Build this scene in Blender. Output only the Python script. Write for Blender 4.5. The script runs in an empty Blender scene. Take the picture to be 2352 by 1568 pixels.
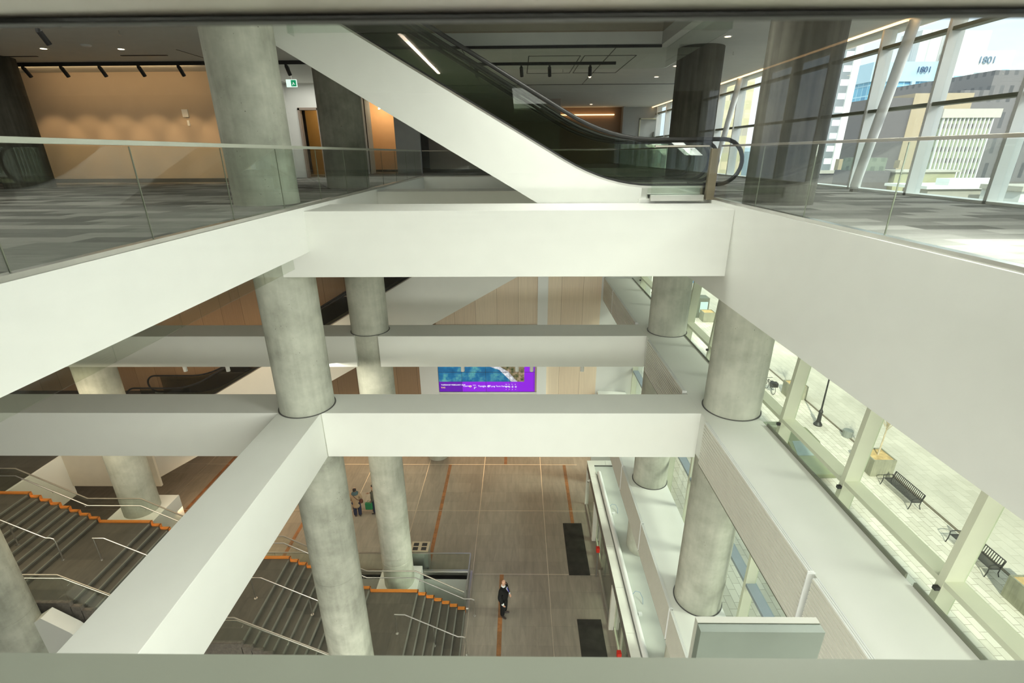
import bpy, bmesh, math, random
from mathutils import Vector, Matrix
random.seed(7)
sc = bpy.context.scene
COL = sc.collection

# ------------------------------------------------------------------ camera
F_PX = 1116.0
cd = bpy.data.cameras.new('camera')
cd.sensor_fit = 'HORIZONTAL'; cd.sensor_width = 36.0; cd.lens = F_PX * 36.0 / 2352.0
cd.clip_start = 0.05; cd.clip_end = 2000
cd.dof.use_dof = True; cd.dof.focus_distance = 12.0; cd.dof.aperture_fstop = 5.6
cam = bpy.data.objects.new('camera', cd); COL.objects.link(cam)
AR = Vector((0.99991646, 0.01169808, -0.00549802)); AU = Vector((0.0009047514, 0.360969402, 0.932577221)); AF = Vector((-0.01289398, 0.93250429, -0.36092866))
M = Matrix.Identity(4)
for i in range(3):
    M[i][0] = AR[i]; M[i][1] = AU[i]; M[i][2] = -AF[i]
M[0][3], M[1][3], M[2][3] = 0.0, 0.0, 16.9
cam.matrix_world = M
sc.camera = cam

# ------------------------------------------------------------------ exposure, world, sun, large lights
sc.view_settings.view_transform = 'Standard'
sc.view_settings.look = 'None'
sc.view_settings.gamma = 1.0
sc.view_settings.use_curve_mapping = False
sc.view_settings.exposure = 0.55
cy = sc.cycles
cy.max_bounces = 7; cy.diffuse_bounces = 4; cy.glossy_bounces = 3; cy.transmission_bounces = 4; cy.transparent_max_bounces = 24
cy.caustics_reflective = False; cy.caustics_refractive = False
cy.use_denoising = True
cy.sample_clamp_indirect = 6.0
cy.use_adaptive_sampling = True; cy.adaptive_threshold = 0.03

W = bpy.data.worlds.new('sky'); sc.world = W; W.use_nodes = True
wn = W.node_tree.nodes; wl = W.node_tree.links; wn.clear()
wo = wn.new('ShaderNodeOutputWorld'); bg = wn.new('ShaderNodeBackground')
tc = wn.new('ShaderNodeTexCoord'); mp = wn.new('ShaderNodeMapping'); mp.inputs['Scale'].default_value = (1.0, 1.0, 3.2)
nz = wn.new('ShaderNodeTexNoise'); nz.inputs['Scale'].default_value = 2.6; nz.inputs['Detail'].default_value = 7.0; nz.inputs['Roughness'].default_value = 0.6
cr = wn.new('ShaderNodeValToRGB')
cr.color_ramp.elements[0].position = 0.42; cr.color_ramp.elements[0].color = (0.60, 0.72, 0.83, 1)
cr.color_ramp.elements[1].position = 0.62; cr.color_ramp.elements[1].color = (0.80, 0.84, 0.88, 1)
wl.new(tc.outputs['Generated'], mp.inputs['Vector']); wl.new(mp.outputs[0], nz.inputs['Vector']); wl.new(nz.outputs['Fac'], cr.inputs[0])
wl.new(cr.outputs[0], bg.inputs['Color']); bg.inputs['Strength'].default_value = 1.25
wl.new(bg.outputs[0], wo.inputs['Surface'])

def aim(o, d):
    o.rotation_euler = Vector(d).to_track_quat('-Z', 'Y').to_euler()

def sun(energy, d, color, angle):
    l = bpy.data.lights.new('sun', 'SUN'); l.energy = energy; l.color = color; l.angle = math.radians(angle)
    o = bpy.data.objects.new('sun', l); COL.objects.link(o); aim(o, d); o.location = (0, 0, 60); return o
sun(3.5, (0.24, 0.77, -0.60), (1.0, 0.95, 0.86), 1.0)
sun(2.5, (-0.80, 0.22, -0.56), (1.0, 0.98, 0.92), 16.0)   # sunlight thrown back by the glass towers across the street

def area(loc, size, d, watts, color=(1, 1, 1), name='area_light'):
    l = bpy.data.lights.new(name, 'AREA'); l.shape = 'RECTANGLE'; l.size = size[0]; l.size_y = size[1]; l.energy = watts; l.color = color
    o = bpy.data.objects.new(name, l); COL.objects.link(o); o.location = loc; aim(o, d); return o
area((2.0, -4.5, 19.45), (4.5, 7), (0, 0, -1), 230, (1.0, 1.0, 0.95), 'atrium_fill')  # unseen fill added to brighten the atrium, no fitting there
area((2.6, 4.5, 19.3), (1.2, 8), (-0.62, 0.0, -0.78), 430, (1.0, 1.0, 0.96), 'atrium_fill')  # tilted fill added to brighten the left fascia
area((-12.0, 5.0, 19.45), (11, 14), (0, 0, -1), 340, (1.0, 0.95, 0.86), 'left_hall_fill')  # unseen fill added for the left carpet and columns
area((-7.0, 19.6, 19.45), (3.5, 2.2), (0, 0, -1), 70, (1.0, 0.97, 0.92), 'rear_hall_fill')  # fill added to lift the white rear wall
area((1.6, 9.95, 19.45), (3.6, 0.8), (0, -0.15, -1), 130, (1.0, 0.98, 0.92), 'atrium_fill')  # fill added to brighten the beam tops
area((6.3, 2.0, 19.45), (3, 16), (0, 0, -1), 40, (1.0, 0.98, 0.95), 'right_hall_fill')  # unseen fill added over the right carpet
area((0.0, -1.6, 13.3), (11, 2.2), (0, 0.6, -0.8), 760, (1.0, 0.985, 0.93), 'under_balcony_fill')  # unseen fill added for the beam fronts on the lower levels
area((-1.0, 1.0, 3.6), (9, 2.0), (0, 0.75, -0.66), 640, (1.0, 0.97, 0.9), 'lobby_fill')  # fill added to brighten the ground floor, no such lamp there
area((-5.0, 27.5, 3.9), (24, 5), (0, -0.2, -1), 1250, (1.0, 0.66, 0.38), 'lobby_warm_light')
area((-13.0, 17.5, 10.3), (10, 3), (0, 0.3, -1), 150, (1.0, 0.74, 0.5), 'warm_light')
area((-14.5, 18.6, 3.4), (6, 2.2), (0.2, 0.0, -1), 190, (1.0, 0.66, 0.38), 'lobby_warm_light')
area((-15.0, 12.0, 10.3), (6, 3), (0, 0.1, -1), 230, (1.0, 0.84, 0.64), 'stair_fill')  # fill added to brighten the upper stairs
area((-6.0, 12.2, 10.3), (4, 3.4), (0.1, 0.1, -1), 170, (1.0, 0.92, 0.8), 'stair_fill')  # fill added to brighten the lower stairs

# ------------------------------------------------------------------ materials
def newmat(name):
    m = bpy.data.materials.new(name); m.use_nodes = True; nt = m.node_tree; nt.nodes.clear()
    out = nt.nodes.new('ShaderNodeOutputMaterial'); return m, nt, out
def N(nt, t, **kw):
    n = nt.nodes.new(t)
    for k, v in kw.items():
        if k.startswith('_'): setattr(n, k[1:], v)
        else: n.inputs[k.replace('__', ' ')].default_value = v
    return n
def rgb(r, g, b):
    f = lambda c: ((c / 255.0) / 12.92 if c / 255.0 <= 0.04045 else ((c / 255.0 + 0.055) / 1.055) ** 2.4)
    return (f(r), f(g), f(b), 1)
def coords(nt, scale=(1, 1, 1), rot=(0, 0, 0)):
    t = nt.nodes.new('ShaderNodeTexCoord'); m = nt.nodes.new('ShaderNodeMapping')
    m.inputs['Scale'].default_value = scale; m.inputs['Rotation'].default_value = rot
    nt.links.new(t.outputs['Object'], m.inputs['Vector']); return m.outputs[0]
def plain(name, col, rough=0.6, metal=0.0, var=0.03, spec=0.4, emit=None, es=0.0):
    m, nt, out = newmat(name); b = N(nt, 'ShaderNodeBsdfPrincipled', Roughness=rough, Metallic=metal)
    b.inputs['Specular IOR Level'].default_value = spec
    v = coords(nt, (1, 1, 1)); n = N(nt, 'ShaderNodeTexNoise', Scale=3.0, Detail=4.0); nt.links.new(v, n.inputs['Vector'])
    r = nt.nodes.new('ShaderNodeValToRGB'); c = Vector(col[:3])
    r.color_ramp.elements[0].color = (*(c * (1 - var)), 1); r.color_ramp.elements[1].color = (*[min(1, x) for x in c * (1 + var)], 1)
    r.color_ramp.elements[0].position = 0.35; r.color_ramp.elements[1].position = 0.65
    nt.links.new(n.outputs['Fac'], r.inputs[0]); nt.links.new(r.outputs[0], b.inputs['Base Color'])
    if emit: b.inputs['Emission Color'].default_value = emit; b.inputs['Emission Strength'].default_value = es
    nt.links.new(b.outputs[0], out.inputs[0]); return m
def emis(name, col, s):
    m, nt, out = newmat(name); e = N(nt, 'ShaderNodeEmission', Strength=s); e.inputs[0].default_value = col; nt.links.new(e.outputs[0], out.inputs[0]); return m
def glass(name, tint=(0.86, 0.93, 0.88), rough=0.0, refl=1.0):
    m, nt, out = newmat(name)
    t = N(nt, 'ShaderNodeBsdfTransparent'); t.inputs[0].default_value = (*tint, 1)
    g = N(nt, 'ShaderNodeBsdfGlossy', Roughness=rough); lw = N(nt, 'ShaderNodeLayerWeight', Blend=0.5)
    fr = N(nt, 'ShaderNodeMath', _operation='POWER'); nt.links.new(lw.outputs['Facing'], fr.inputs[0]); fr.inputs[1].default_value = 5.0
    mu = N(nt, 'ShaderNodeMath', _operation='MULTIPLY_ADD'); mu.inputs[1].default_value = 0.9 * refl; mu.inputs[2].default_value = 0.038 * refl
    mx = nt.nodes.new('ShaderNodeMixShader'); nt.links.new(fr.outputs[0], mu.inputs[0]); nt.links.new(mu.outputs[0], mx.inputs[0])
    nt.links.new(t.outputs[0], mx.inputs[1]); nt.links.new(g.outputs[0], mx.inputs[2]); nt.links.new(mx.outputs[0], out.inputs[0]); return m
def concrete(name, lo, hi, pits=True, streak=0.5):
    m, nt, out = newmat(name); b = N(nt, 'ShaderNodeBsdfPrincipled', Roughness=0.78); b.inputs['Specular IOR Level'].default_value = 0.25
    L = nt.links.new
    v = coords(nt); n1 = N(nt, 'ShaderNodeTexNoise', Scale=1.3, Detail=8.0, Roughness=0.62); L(v, n1.inputs['Vector'])
    v2 = coords(nt, (6, 6, 0.35)); n2 = N(nt, 'ShaderNodeTexNoise', Scale=1.6, Detail=5.0); L(v2, n2.inputs['Vector'])
    mx = N(nt, 'ShaderNodeMix'); mx.inputs[0].default_value = streak; L(n1.outputs['Fac'], mx.inputs[2]); L(n2.outputs['Fac'], mx.inputs[3])
    r = nt.nodes.new('ShaderNodeValToRGB'); r.color_ramp.elements[0].position = 0.36; r.color_ramp.elements[1].position = 0.62
    r.color_ramp.elements[0].color = lo; r.color_ramp.elements[1].color = hi; L(mx.outputs[0], r.inputs[0])
    last = r.outputs[0]
    if pits:
        vo = N(nt, 'ShaderNodeTexVoronoi', Scale=11.0); L(v, vo.inputs['Vector'])
        n3 = N(nt, 'ShaderNodeTexNoise', Scale=2.0, Detail=2.0); L(v, n3.inputs['Vector'])
        pr = N(nt, 'ShaderNodeMapRange'); pr.inputs[1].default_value = 0.35; pr.inputs[2].default_value = 0.7; pr.inputs[3].default_value = 0.0; pr.inputs[4].default_value = 0.11; L(n3.outputs['Fac'], pr.inputs[0])
        lt = N(nt, 'ShaderNodeMath', _operation='LESS_THAN'); L(vo.outputs['Distance'], lt.inputs[0]); L(pr.outputs[0], lt.inputs[1])
        mm = nt.nodes.new('ShaderNodeMix'); mm.data_type = 'RGBA'; L(lt.outputs[0], mm.inputs[0]); L(last, mm.inputs[6]); mm.inputs[7].default_value = (lo[0] * 0.45, lo[1] * 0.45, lo[2] * 0.42, 1); last = mm.outputs[2]
    L(last, b.inputs['Base Color'])
    bp = N(nt, 'ShaderNodeBump', Strength=0.25, Distance=0.02); L(n1.outputs['Fac'], bp.inputs['Height']); L(bp.outputs[0], b.inputs['Normal'])
    L(b.outputs[0], out.inputs[0]); return m
def bricks(name, c1, c2, mortar, bw, bh, ms, off=0.5, rough=0.8, streak=None, amt=0.3, rot=(0, 0, 0), spec=0.3, bump=0.0):
    m, nt, out = newmat(name); b = N(nt, 'ShaderNodeBsdfPrincipled', Roughness=rough); b.inputs['Specular IOR Level'].default_value = spec
    L = nt.links.new; v = coords(nt, rot=rot)
    t = nt.nodes.new('ShaderNodeTexBrick'); t.offset = off; t.inputs['Scale'].default_value = 1.0; t.inputs['Brick Width'].default_value = bw; t.inputs['Row Height'].default_value = bh
    t.inputs['Mortar Size'].default_value = ms; t.inputs['Color1'].default_value = c1; t.inputs['Color2'].default_value = c2; t.inputs['Mortar'].default_value = mortar; t.inputs['Bias'].default_value = 0.0
    L(v, t.inputs['Vector'])
    v2 = coords(nt, streak or (8, 8, 8)); n = N(nt, 'ShaderNodeTexNoise', Scale=1.0, Detail=7.0, Roughness=0.65, Distortion=0.6); L(v2, n.inputs['Vector'])
    mr = N(nt, 'ShaderNodeMapRange'); mr.inputs[1].default_value = 0.3; mr.inputs[2].default_value = 0.7; mr.inputs[3].default_value = 1 - amt; mr.inputs[4].default_value = 1 + amt; L(n.outputs['Fac'], mr.inputs[0])
    vm = N(nt, 'ShaderNodeVectorMath', _operation='SCALE'); L(t.outputs['Color'], vm.inputs[0]); L(mr.outputs[0], vm.inputs['Scale']); L(vm.outputs[0], b.inputs['Base Color'])
    if bump:
        bp = N(nt, 'ShaderNodeBump', Strength=bump, Distance=0.01); L(n.outputs['Fac'], bp.inputs['Height']); L(bp.outputs[0], b.inputs['Normal'])
    L(b.outputs[0], out.inputs[0]); return m
def facade(name, wall, win, sx, sz, fx=0.5, fz=0.5, axis='XZ', rough=0.5, wall2=None):
    # regular window grid in object coordinates; horizontal coordinate = x + y so that both faces of a block show it
    m, nt, out = newmat(name); b = N(nt, 'ShaderNodeBsdfPrincipled', Roughness=rough); L = nt.links.new
    t = nt.nodes.new('ShaderNodeTexCoord'); s = nt.nodes.new('ShaderNodeSeparateXYZ'); L(t.outputs['Object'], s.inputs[0])
    a = N(nt, 'ShaderNodeMath', _operation='ADD'); L(s.outputs[0], a.inputs[0]); L(s.outputs[1], a.inputs[1])
    def cell(src, size, frac):
        d = N(nt, 'ShaderNodeMath', _operation='DIVIDE'); L(src, d.inputs[0]); d.inputs[1].default_value = size
        f = N(nt, 'ShaderNodeMath', _operation='FRACT'); L(d.outputs[0], f.inputs[0])
        l = N(nt, 'ShaderNodeMath', _operation='LESS_THAN'); L(f.outputs[0], l.inputs[0]); l.inputs[1].default_value = frac; return l.outputs[0], d.outputs[0]
    h, hd = cell(a.outputs[0], sx, fx); z, zd = cell(s.outputs[2], sz, fz)
    mu = N(nt, 'ShaderNodeMath', _operation='MULTIPLY'); L(h, mu.inputs[0]); L(z, mu.inputs[1])
    fl = N(nt, 'ShaderNodeMath', _operation='FLOOR'); L(hd, fl.inputs[0]); fl2 = N(nt, 'ShaderNodeMath', _operation='FLOOR'); L(zd, fl2.inputs[0])
    cx = nt.nodes.new('ShaderNodeCombineXYZ'); L(fl.outputs[0], cx.inputs[0]); L(fl2.outputs[0], cx.inputs[1])
    wnz = nt.nodes.new('ShaderNodeTexWhiteNoise'); L(cx.outputs[0], wnz.inputs['Vector'])
    wc = nt.nodes.new('ShaderNodeMix'); wc.data_type = 'RGBA'; L(wnz.outputs['Value'], wc.inputs[0]); wc.inputs[6].default_value = win; wc.inputs[7].default_value = wall2 or tuple(min(1, c * 1.9) for c in win[:3]) + (1,)
    mx = nt.nodes.new('ShaderNodeMix'); mx.data_type = 'RGBA'; L(mu.outputs[0], mx.inputs[0]); mx.inputs[6].default_value = wall; L(wc.outputs[2], mx.inputs[7]); L(mx.outputs[2], b.inputs['Base Color'])
    L(b.outputs[0], out.inputs[0]); return m

WHITE = plain('white_paint', (0.80, 0.81, 0.765), 0.55, var=0.012, spec=0.3)
WHITE2 = plain('white_wall_paint', (0.72, 0.72, 0.69), 0.65, var=0.015, spec=0.25)
CEIL = plain('ceiling_paint', (0.70, 0.71, 0.66), 0.7, var=0.02, spec=0.2)
GREYW = plain('grey_wall_paint', (0.36, 0.37, 0.36), 0.6)
BEIGE = plain('beige_wall_paint', (0.56, 0.47, 0.36), 0.7, var=0.02, spec=0.2)
BASEB = plain('dark_baseboard', (0.10, 0.10, 0.095), 0.6)
CONC = concrete('column_concrete', rgb(150, 152, 140), rgb(192, 194, 180), True, 0.2)
CONC2 = concrete('smooth_column_concrete', rgb(165, 167, 153), rgb(200, 201, 187), True, 0.2)
CONC_SHADED = concrete('shaded_column_concrete', rgb(62, 60, 52), rgb(98, 96, 86), True, 0.5)  # same concrete darkened, shade on the upper columns put into the colour
CARPET = bricks('carpet_tile', rgb(84, 82, 80), rgb(154, 151, 148), rgb(96, 94, 92), 1.0, 0.36, 0.0, 0.37, 0.95, (3, 14, 8), 0.16, spec=0.05, bump=0.3)
FLOORT = bricks('stone_floor_tile', rgb(130, 123, 112), rgb(140, 133, 121), rgb(118, 111, 101), 1.3, 0.79, 0.004, 0.5, 0.42, (5.0, 0.9, 1), 0.17, spec=0.4)
STAIRST = bricks('dark_stair_stone', rgb(72, 69, 60), rgb(86, 82, 71), rgb(60, 58, 50), 2.4, 1.2, 0.003, 0.5, 0.6, (4, 1.2, 3), 0.2)
NOSE = plain('stair_nosing_stone', rgb(108, 110, 101), 0.5, var=0.1)
ORANGE = plain('orange_edge_paint', rgb(252, 150, 56), 0.5, var=0.06)
INLAY = bricks('brown_inlay', rgb(150, 100, 58), rgb(120, 84, 52), rgb(100, 66, 40), 0.4, 0.3, 0.003, 0.5, 0.5, (8, 8, 8), 0.2)
WOOD = bricks('wood_panelling', rgb(232, 214, 190), rgb(224, 203, 178), rgb(150, 128, 104), 1.02, 40.0, 0.006, 0.0, 0.5, (38, 38, 0.7), 0.09, rot=(math.pi / 2, 0, 0))
WOODW = bricks('brown_wood_panelling', rgb(168, 138, 106), rgb(156, 126, 96), rgb(110, 86, 62), 1.02, 40.0, 0.008, 0.0, 0.5, (38, 38, 0.7), 0.09, rot=(math.pi / 2, 0, 0))
STEEL = plain('brushed_steel', (0.62, 0.61, 0.58), 0.28, 1.0, var=0.05)
STEELB = plain('bronze_grey_rail', (0.40, 0.37, 0.31), 0.4, 0.8, var=0.05)
MIRST = plain('polished_steel_skirt', (0.75, 0.77, 0.74), 0.12, 1.0, var=0.03)
ALU = plain('pale_painted_aluminium', rgb(206, 208, 186), 0.45, 0.0, var=0.02)
ALUW = plain('white_painted_aluminium', rgb(232, 234, 232), 0.4, 0.0, var=0.01)
ALUD = plain('grey_green_aluminium', rgb(120, 124, 108), 0.45, 0.2, var=0.03)
ALUB = plain('blue_grey_aluminium', rgb(140, 150, 158), 0.4, 0.1, var=0.03)
RIB = plain('ribbed_grey_panel', rgb(222, 221, 210), 0.5, 0.0, var=0.02)
RUBBER = plain('black_rubber', (0.018, 0.018, 0.017), 0.4, var=0.1)
BLACK = plain('black_metal', (0.022, 0.022, 0.022), 0.45, var=0.1)
DARK = plain('dark_mat_fibre', rgb(50, 49, 44), 0.95, var=0.2, spec=0.05)
DGREY = plain('dark_grey_panel', rgb(112, 109, 102), 0.5, 0.1, var=0.04)
BEIGEP = plain('taupe_post', rgb(134, 124, 102), 0.5, 0.2, var=0.03)
RED = plain('red_plastic', rgb(214, 44, 26), 0.4, var=0.04)
YELLOW = plain('yellow_plate', rgb(222, 208, 40), 0.5, var=0.04)
GREENS = plain('green_sign', rgb(40, 140, 96), 0.5, var=0.04)
STEPG = plain('grey_escalator_step', rgb(84, 84, 78), 0.5, 0.5, var=0.08)
GLASS = glass('clear_guard_glass', (0.94, 0.968, 0.945))
GLASSN = glass('near_guard_glass', (0.965, 0.982, 0.96), refl=0.9)
GLASSG = glass('green_window_glass', (0.95, 0.985, 0.93), refl=0.7)
GLASSU = glass('upper_window_glass', (0.97, 0.985, 0.985), refl=0.5)
GLASSD = glass('dark_escalator_glass', (0.82, 0.85, 0.80))
LED = emis('warm_led', (1.0, 0.80, 0.55, 1), 9.0)
LEDO = emis('orange_led', (1.0, 0.62, 0.30, 1), 2.4)
LAMP = emis('lamp_lens', (1.0, 0.72, 0.42, 1), 8.0)

# ------------------------------------------------------------------ mesh helpers
class MB:
    def __init__(self): self.v = []; self.f = []; self.mi = []; self.cur = 0
    def add(self, vs, fs):
        o = len(self.v); self.v += [tuple(v) for v in vs]
        for f in fs: self.f.append(tuple(i + o for i in f)); self.mi.append(self.cur)
        return self
    def box(self, x0, x1, y0, y1, z0, z1):
        vs = [(x, y, z) for z in (z0, z1) for y in (y0, y1) for x in (x0, x1)]
        return self.add(vs, [(0, 2, 3, 1), (4, 5, 7, 6), (0, 1, 5, 4), (2, 6, 7, 3), (0, 4, 6, 2), (1, 3, 7, 5)])
    def obox(self, c, half, rz=0.0, ry=0.0, rx=0.0):
        R = Matrix.Rotation(rz, 3, 'Z') @ Matrix.Rotation(ry, 3, 'Y') @ Matrix.Rotation(rx, 3, 'X')
        vs = [Vector(c) + R @ Vector((sx * half[0], sy * half[1], sz * half[2])) for sz in (-1, 1) for sy in (-1, 1) for sx in (-1, 1)]
        return self.add(vs, [(0, 2, 3, 1), (4, 5, 7, 6), (0, 1, 5, 4), (2, 6, 7, 3), (0, 4, 6, 2), (1, 3, 7, 5)])
    def prism(self, poly, a0, a1, axis='Y'):
        # poly in the two other axes (for Y: x,z ; for X: y,z ; for Z: x,y)
        def P(p, a):
            if axis == 'Y': return (p[0], a, p[1])
            if axis == 'X': return (a, p[0], p[1])
            return (p[0], p[1], a)
        n = len(poly); vs = [P(p, a0) for p in poly] + [P(p, a1) for p in poly]
        return self.add(vs, [tuple(range(n))[::-1], tuple(range(n, 2 * n))] + [(i, (i + 1) % n, n + (i + 1) % n, n + i) for i in range(n)])
    def cyl(self, p0, p1, r0, r1=None, n=24, cap=True):
        r1 = r0 if r1 is None else r1
        p0 = Vector(p0); p1 = Vector(p1); d = (p1 - p0).normalized()
        a = d.orthogonal().normalized(); b = d.cross(a); vs = []
        for p, r in ((p0, r0), (p1, r1)):
            for i in range(n):
                t = 2 * math.pi * i / n; vs.append(p + (a * math.cos(t) + b * math.sin(t)) * r)
        fs = [(i, (i + 1) % n, n + (i + 1) % n, n + i) for i in range(n)]
        if cap: fs += [tuple(range(n))[::-1], tuple(range(n, 2 * n))]
        return self.add(vs, fs)
    def lathe(self, prof, c=(0, 0, 0), n=32):
        vs = []; m = len(prof)
        for (r, z) in prof:
            for i in range(n):
                t = 2 * math.pi * i / n; vs.append((c[0] + r * math.cos(t), c[1] + r * math.sin(t), c[2] + z))
        fs = [(k * n + i, k * n + (i + 1) % n, (k + 1) * n + (i + 1) % n, (k + 1) * n + i) for k in range(m - 1) for i in range(n)]
        fs += [tuple(range(n))[::-1], tuple(range((m - 1) * n, m * n))]
        return self.add(vs, fs)
    def tube(self, pts, r, n=10):
        pts = [Vector(p) for p in pts]; vs = []; m = len(pts); up = None
        for k, p in enumerate(pts):
            d = ((pts[k + 1] - p) if k < m - 1 else (p - pts[k - 1])).normalized()
            if 0 < k < m - 1: d = ((pts[k + 1] - p).normalized() + (p - pts[k - 1]).normalized()).normalized()
            if up is None: up = d.orthogonal().normalized()
            a = (up - d * up.dot(d)).normalized(); up = a; b = d.cross(a)
            for i in range(n):
                t = 2 * math.pi * i / n; vs.append(p + (a * math.cos(t) + b * math.sin(t)) * r)
        fs = [(k * n + i, k * n + (i + 1) % n, (k + 1) * n + (i + 1) % n, (k + 1) * n + i) for k in range(m - 1) for i in range(n)]
        fs += [tuple(range(n))[::-1], tuple(range((m - 1) * n, m * n))]
        return self.add(vs, fs)
    def band(self, pts, w, h):
        # rectangular section swept along points in an XZ plane (y constant); w along Y, h normal
        pts = [Vector(p) for p in pts]; vs = []; m = len(pts)
        for k, p in enumerate(pts):
            d = (pts[min(k + 1, m - 1)] - pts[max(k - 1, 0)]).normalized(); nrm = Vector((-d.z, 0, d.x))
            for sy, sn in ((-1, -1), (1, -1), (1, 1), (-1, 1)): vs.append(p + Vector((0, sy * w / 2, 0)) + nrm * sn * h / 2)
        fs = [(k * 4 + i, k * 4 + (i + 1) % 4, (k + 1) * 4 + (i + 1) % 4, (k + 1) * 4 + i) for k in range(m - 1) for i in range(4)] + [(3, 2, 1, 0), (m * 4 - 4, m * 4 - 3, m * 4 - 2, m * 4 - 1)]
        return self.add(vs, fs)
    def build(self, name, mat, parent=None, smooth=False, bevel=0.0):
        me = bpy.data.meshes.new(name)
        off = Vector((0, 0, 0))
        p = parent
        while p is not None: off += p.location; p = p.parent
        me.from_pydata([tuple(Vector(v) - off) for v in self.v], [], self.f)
        bm = bmesh.new(); bm.from_mesh(me); bmesh.ops.recalc_face_normals(bm, faces=bm.faces); bm.to_mesh(me); bm.free()
        mats = mat if isinstance(mat, (list, tuple)) else [mat]
        for mm in mats: me.materials.append(mm)
        if len(mats) > 1:
            for pl, i in zip(me.polygons, self.mi): pl.material_index = i
        if smooth:
            for pl in me.polygons: pl.use_smooth = True
            me.set_sharp_from_angle(angle=math.radians(35))
        o = bpy.data.objects.new(name, me); COL.objects.link(o)
        if parent: o.parent = parent
        if bevel:
            b = o.modifiers.new('bevel', 'BEVEL'); b.width = bevel; b.segments = 2; b.limit_method = 'ANGLE'
        return o
def tag(o, label, cat, group=None, kind=None):
    o['label'] = label; o['category'] = cat
    if group: o['group'] = group
    if kind: o['kind'] = kind
    return o
def thing(name, loc, label, cat, group=None):
    o = bpy.data.objects.new(name, None); o.empty_display_size = 0.2; COL.objects.link(o); o.location = loc; return tag(o, label, cat, group)
def st(o): o['kind'] = 'structure'; return o
def stE(name, loc=(0, 0, 0)):
    o = bpy.data.objects.new(name, None); COL.objects.link(o); o.location = loc; o['kind'] = 'structure'; return o
def text(name, body, size, loc, rot, mat, parent=None, depth=0.002, align='LEFT'):
    c = bpy.data.curves.new(name, 'FONT'); c.body = body; c.size = size; c.extrude = depth; c.align_x = align
    c.materials.append(mat); o = bpy.data.objects.new(name, c); COL.objects.link(o)
    off = Vector((0, 0, 0)); p = parent
    while p is not None: off += p.location; p = p.parent
    dg = bpy.context.evaluated_depsgraph_get(); me = bpy.data.meshes.new_from_object(o.evaluated_get(dg)); me.name = name
    bpy.data.objects.remove(o); bpy.data.curves.remove(c); o = bpy.data.objects.new(name, me); COL.objects.link(o)
    if not me.materials: me.materials.append(mat)
    o.location = Vector(loc) - off; o.rotation_euler = rot
    if parent: o.parent = parent
    return o
def copy_tree(o, parent=None):
    c = o.copy(); COL.objects.link(c); c.parent = parent
    for ch in list(o.children): copy_tree(ch, c)
    return c
B = lambda *a: MB().box(*a)

# ------------------------------------------------------------------ structure: floors, ceiling, walls
# ground floor with the stair well cut out (x -12..-2, y 14.05..15.9)
g = MB()
g.box(-40, 6.0, -24, 14.05, -0.3, 0.0); g.box(-2.0, 6.0, 14.05, 15.9, -0.3, 0.0); g.box(-40, -12.0, 14.05, 15.9, -0.3, 0.0); g.box(-40, 6.0, 15.9, 36, -0.3, 0.0)
gf = st(g.build('floor', FLOORT))
gs = MB()
for y in (3.95, 7.9, 12.1, 19.88, 23.8, 27.8, 31.8): gs.box(-40, 3.4, y - 0.012, y + 0.012, 0.0, 0.003)
gs.box(-1.9, 3.4, 15.89, 15.915, 0.0, 0.003)
for x in (-1.97, 1.28): gs.box(x - 0.012, x + 0.012, 0, 34, 0.0, 0.003)
for x in (-5.2, -8.45, -11.7, -15.0, -18.2): gs.box(x - 0.012, x + 0.012, 15.95, 34, 0.0, 0.003)
gs.build('metal_strip', plain('brass_floor_strip', (0.62, 0.55, 0.45), 0.3, 0.6), gf)
gi = MB()
for (x, y0, y1) in [(-0.72, 0, 15.88), (-3.96, 16.0, 23.78), (-0.75, 23.82, 27.8), (2.65, 18.0, 23.78), (-7.3, 19.9, 23.8), (-10.6, 15.95, 27.8), (-14.0, 15.95, 31.0), (-17.0, 15.95, 31.0), (-3.96, 27.8, 32)]:
    gi.box(x - 0.085, x + 0.085, y0, y1, 0.0, 0.0025)
gi.build('inlay_strip', INLAY, gf)
st(B(-12.0, -2.0, 14.05, 15.9, -3.3, -3.0).build('floor', BASEB))
w = MB(); w.box(-12.0, -2.0, 15.9, 16.0, -3.0, -0.02); w.box(-2.0, -1.9, 14.05, 16.0, -3.0, -0.02); w.box(-12.1, -12.0, 14.05, 16.0, -3.0, -0.02); w.box(-12.0, -2.0, 13.95, 14.05, -3.0, -0.3)
st(w.build('wall_stairwell', WHITE))
w = MB(); w.box(-2.08, -1.98, 14.05, 15.95, -0.02, 0.12); w.box(-12, -1.98, 15.86, 15.96, -0.02, 0.12)
st(w.build('trim_1', STEEL))
# upper floor slabs
def slab(name, x0, x1, y0, y1, z0=15.35):
    s = st(B(x0, x1, y0, y1, z0, 15.98).build('floor', WHITE2)); B(x0, x1, y0, y1, 15.98, 16.0).build('carpet', CARPET, s); return s
slab('l', -26, -4.25, -24, 18.2); slab('l2', -26, -4.25, 18.2, 35); slab('r', 4.25, 8.75, -24, 35); slab('f', -4.25, 4.25, 22.15, 35)
near = slab('n', -4.25, 4.25, -24, 0.44)
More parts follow.
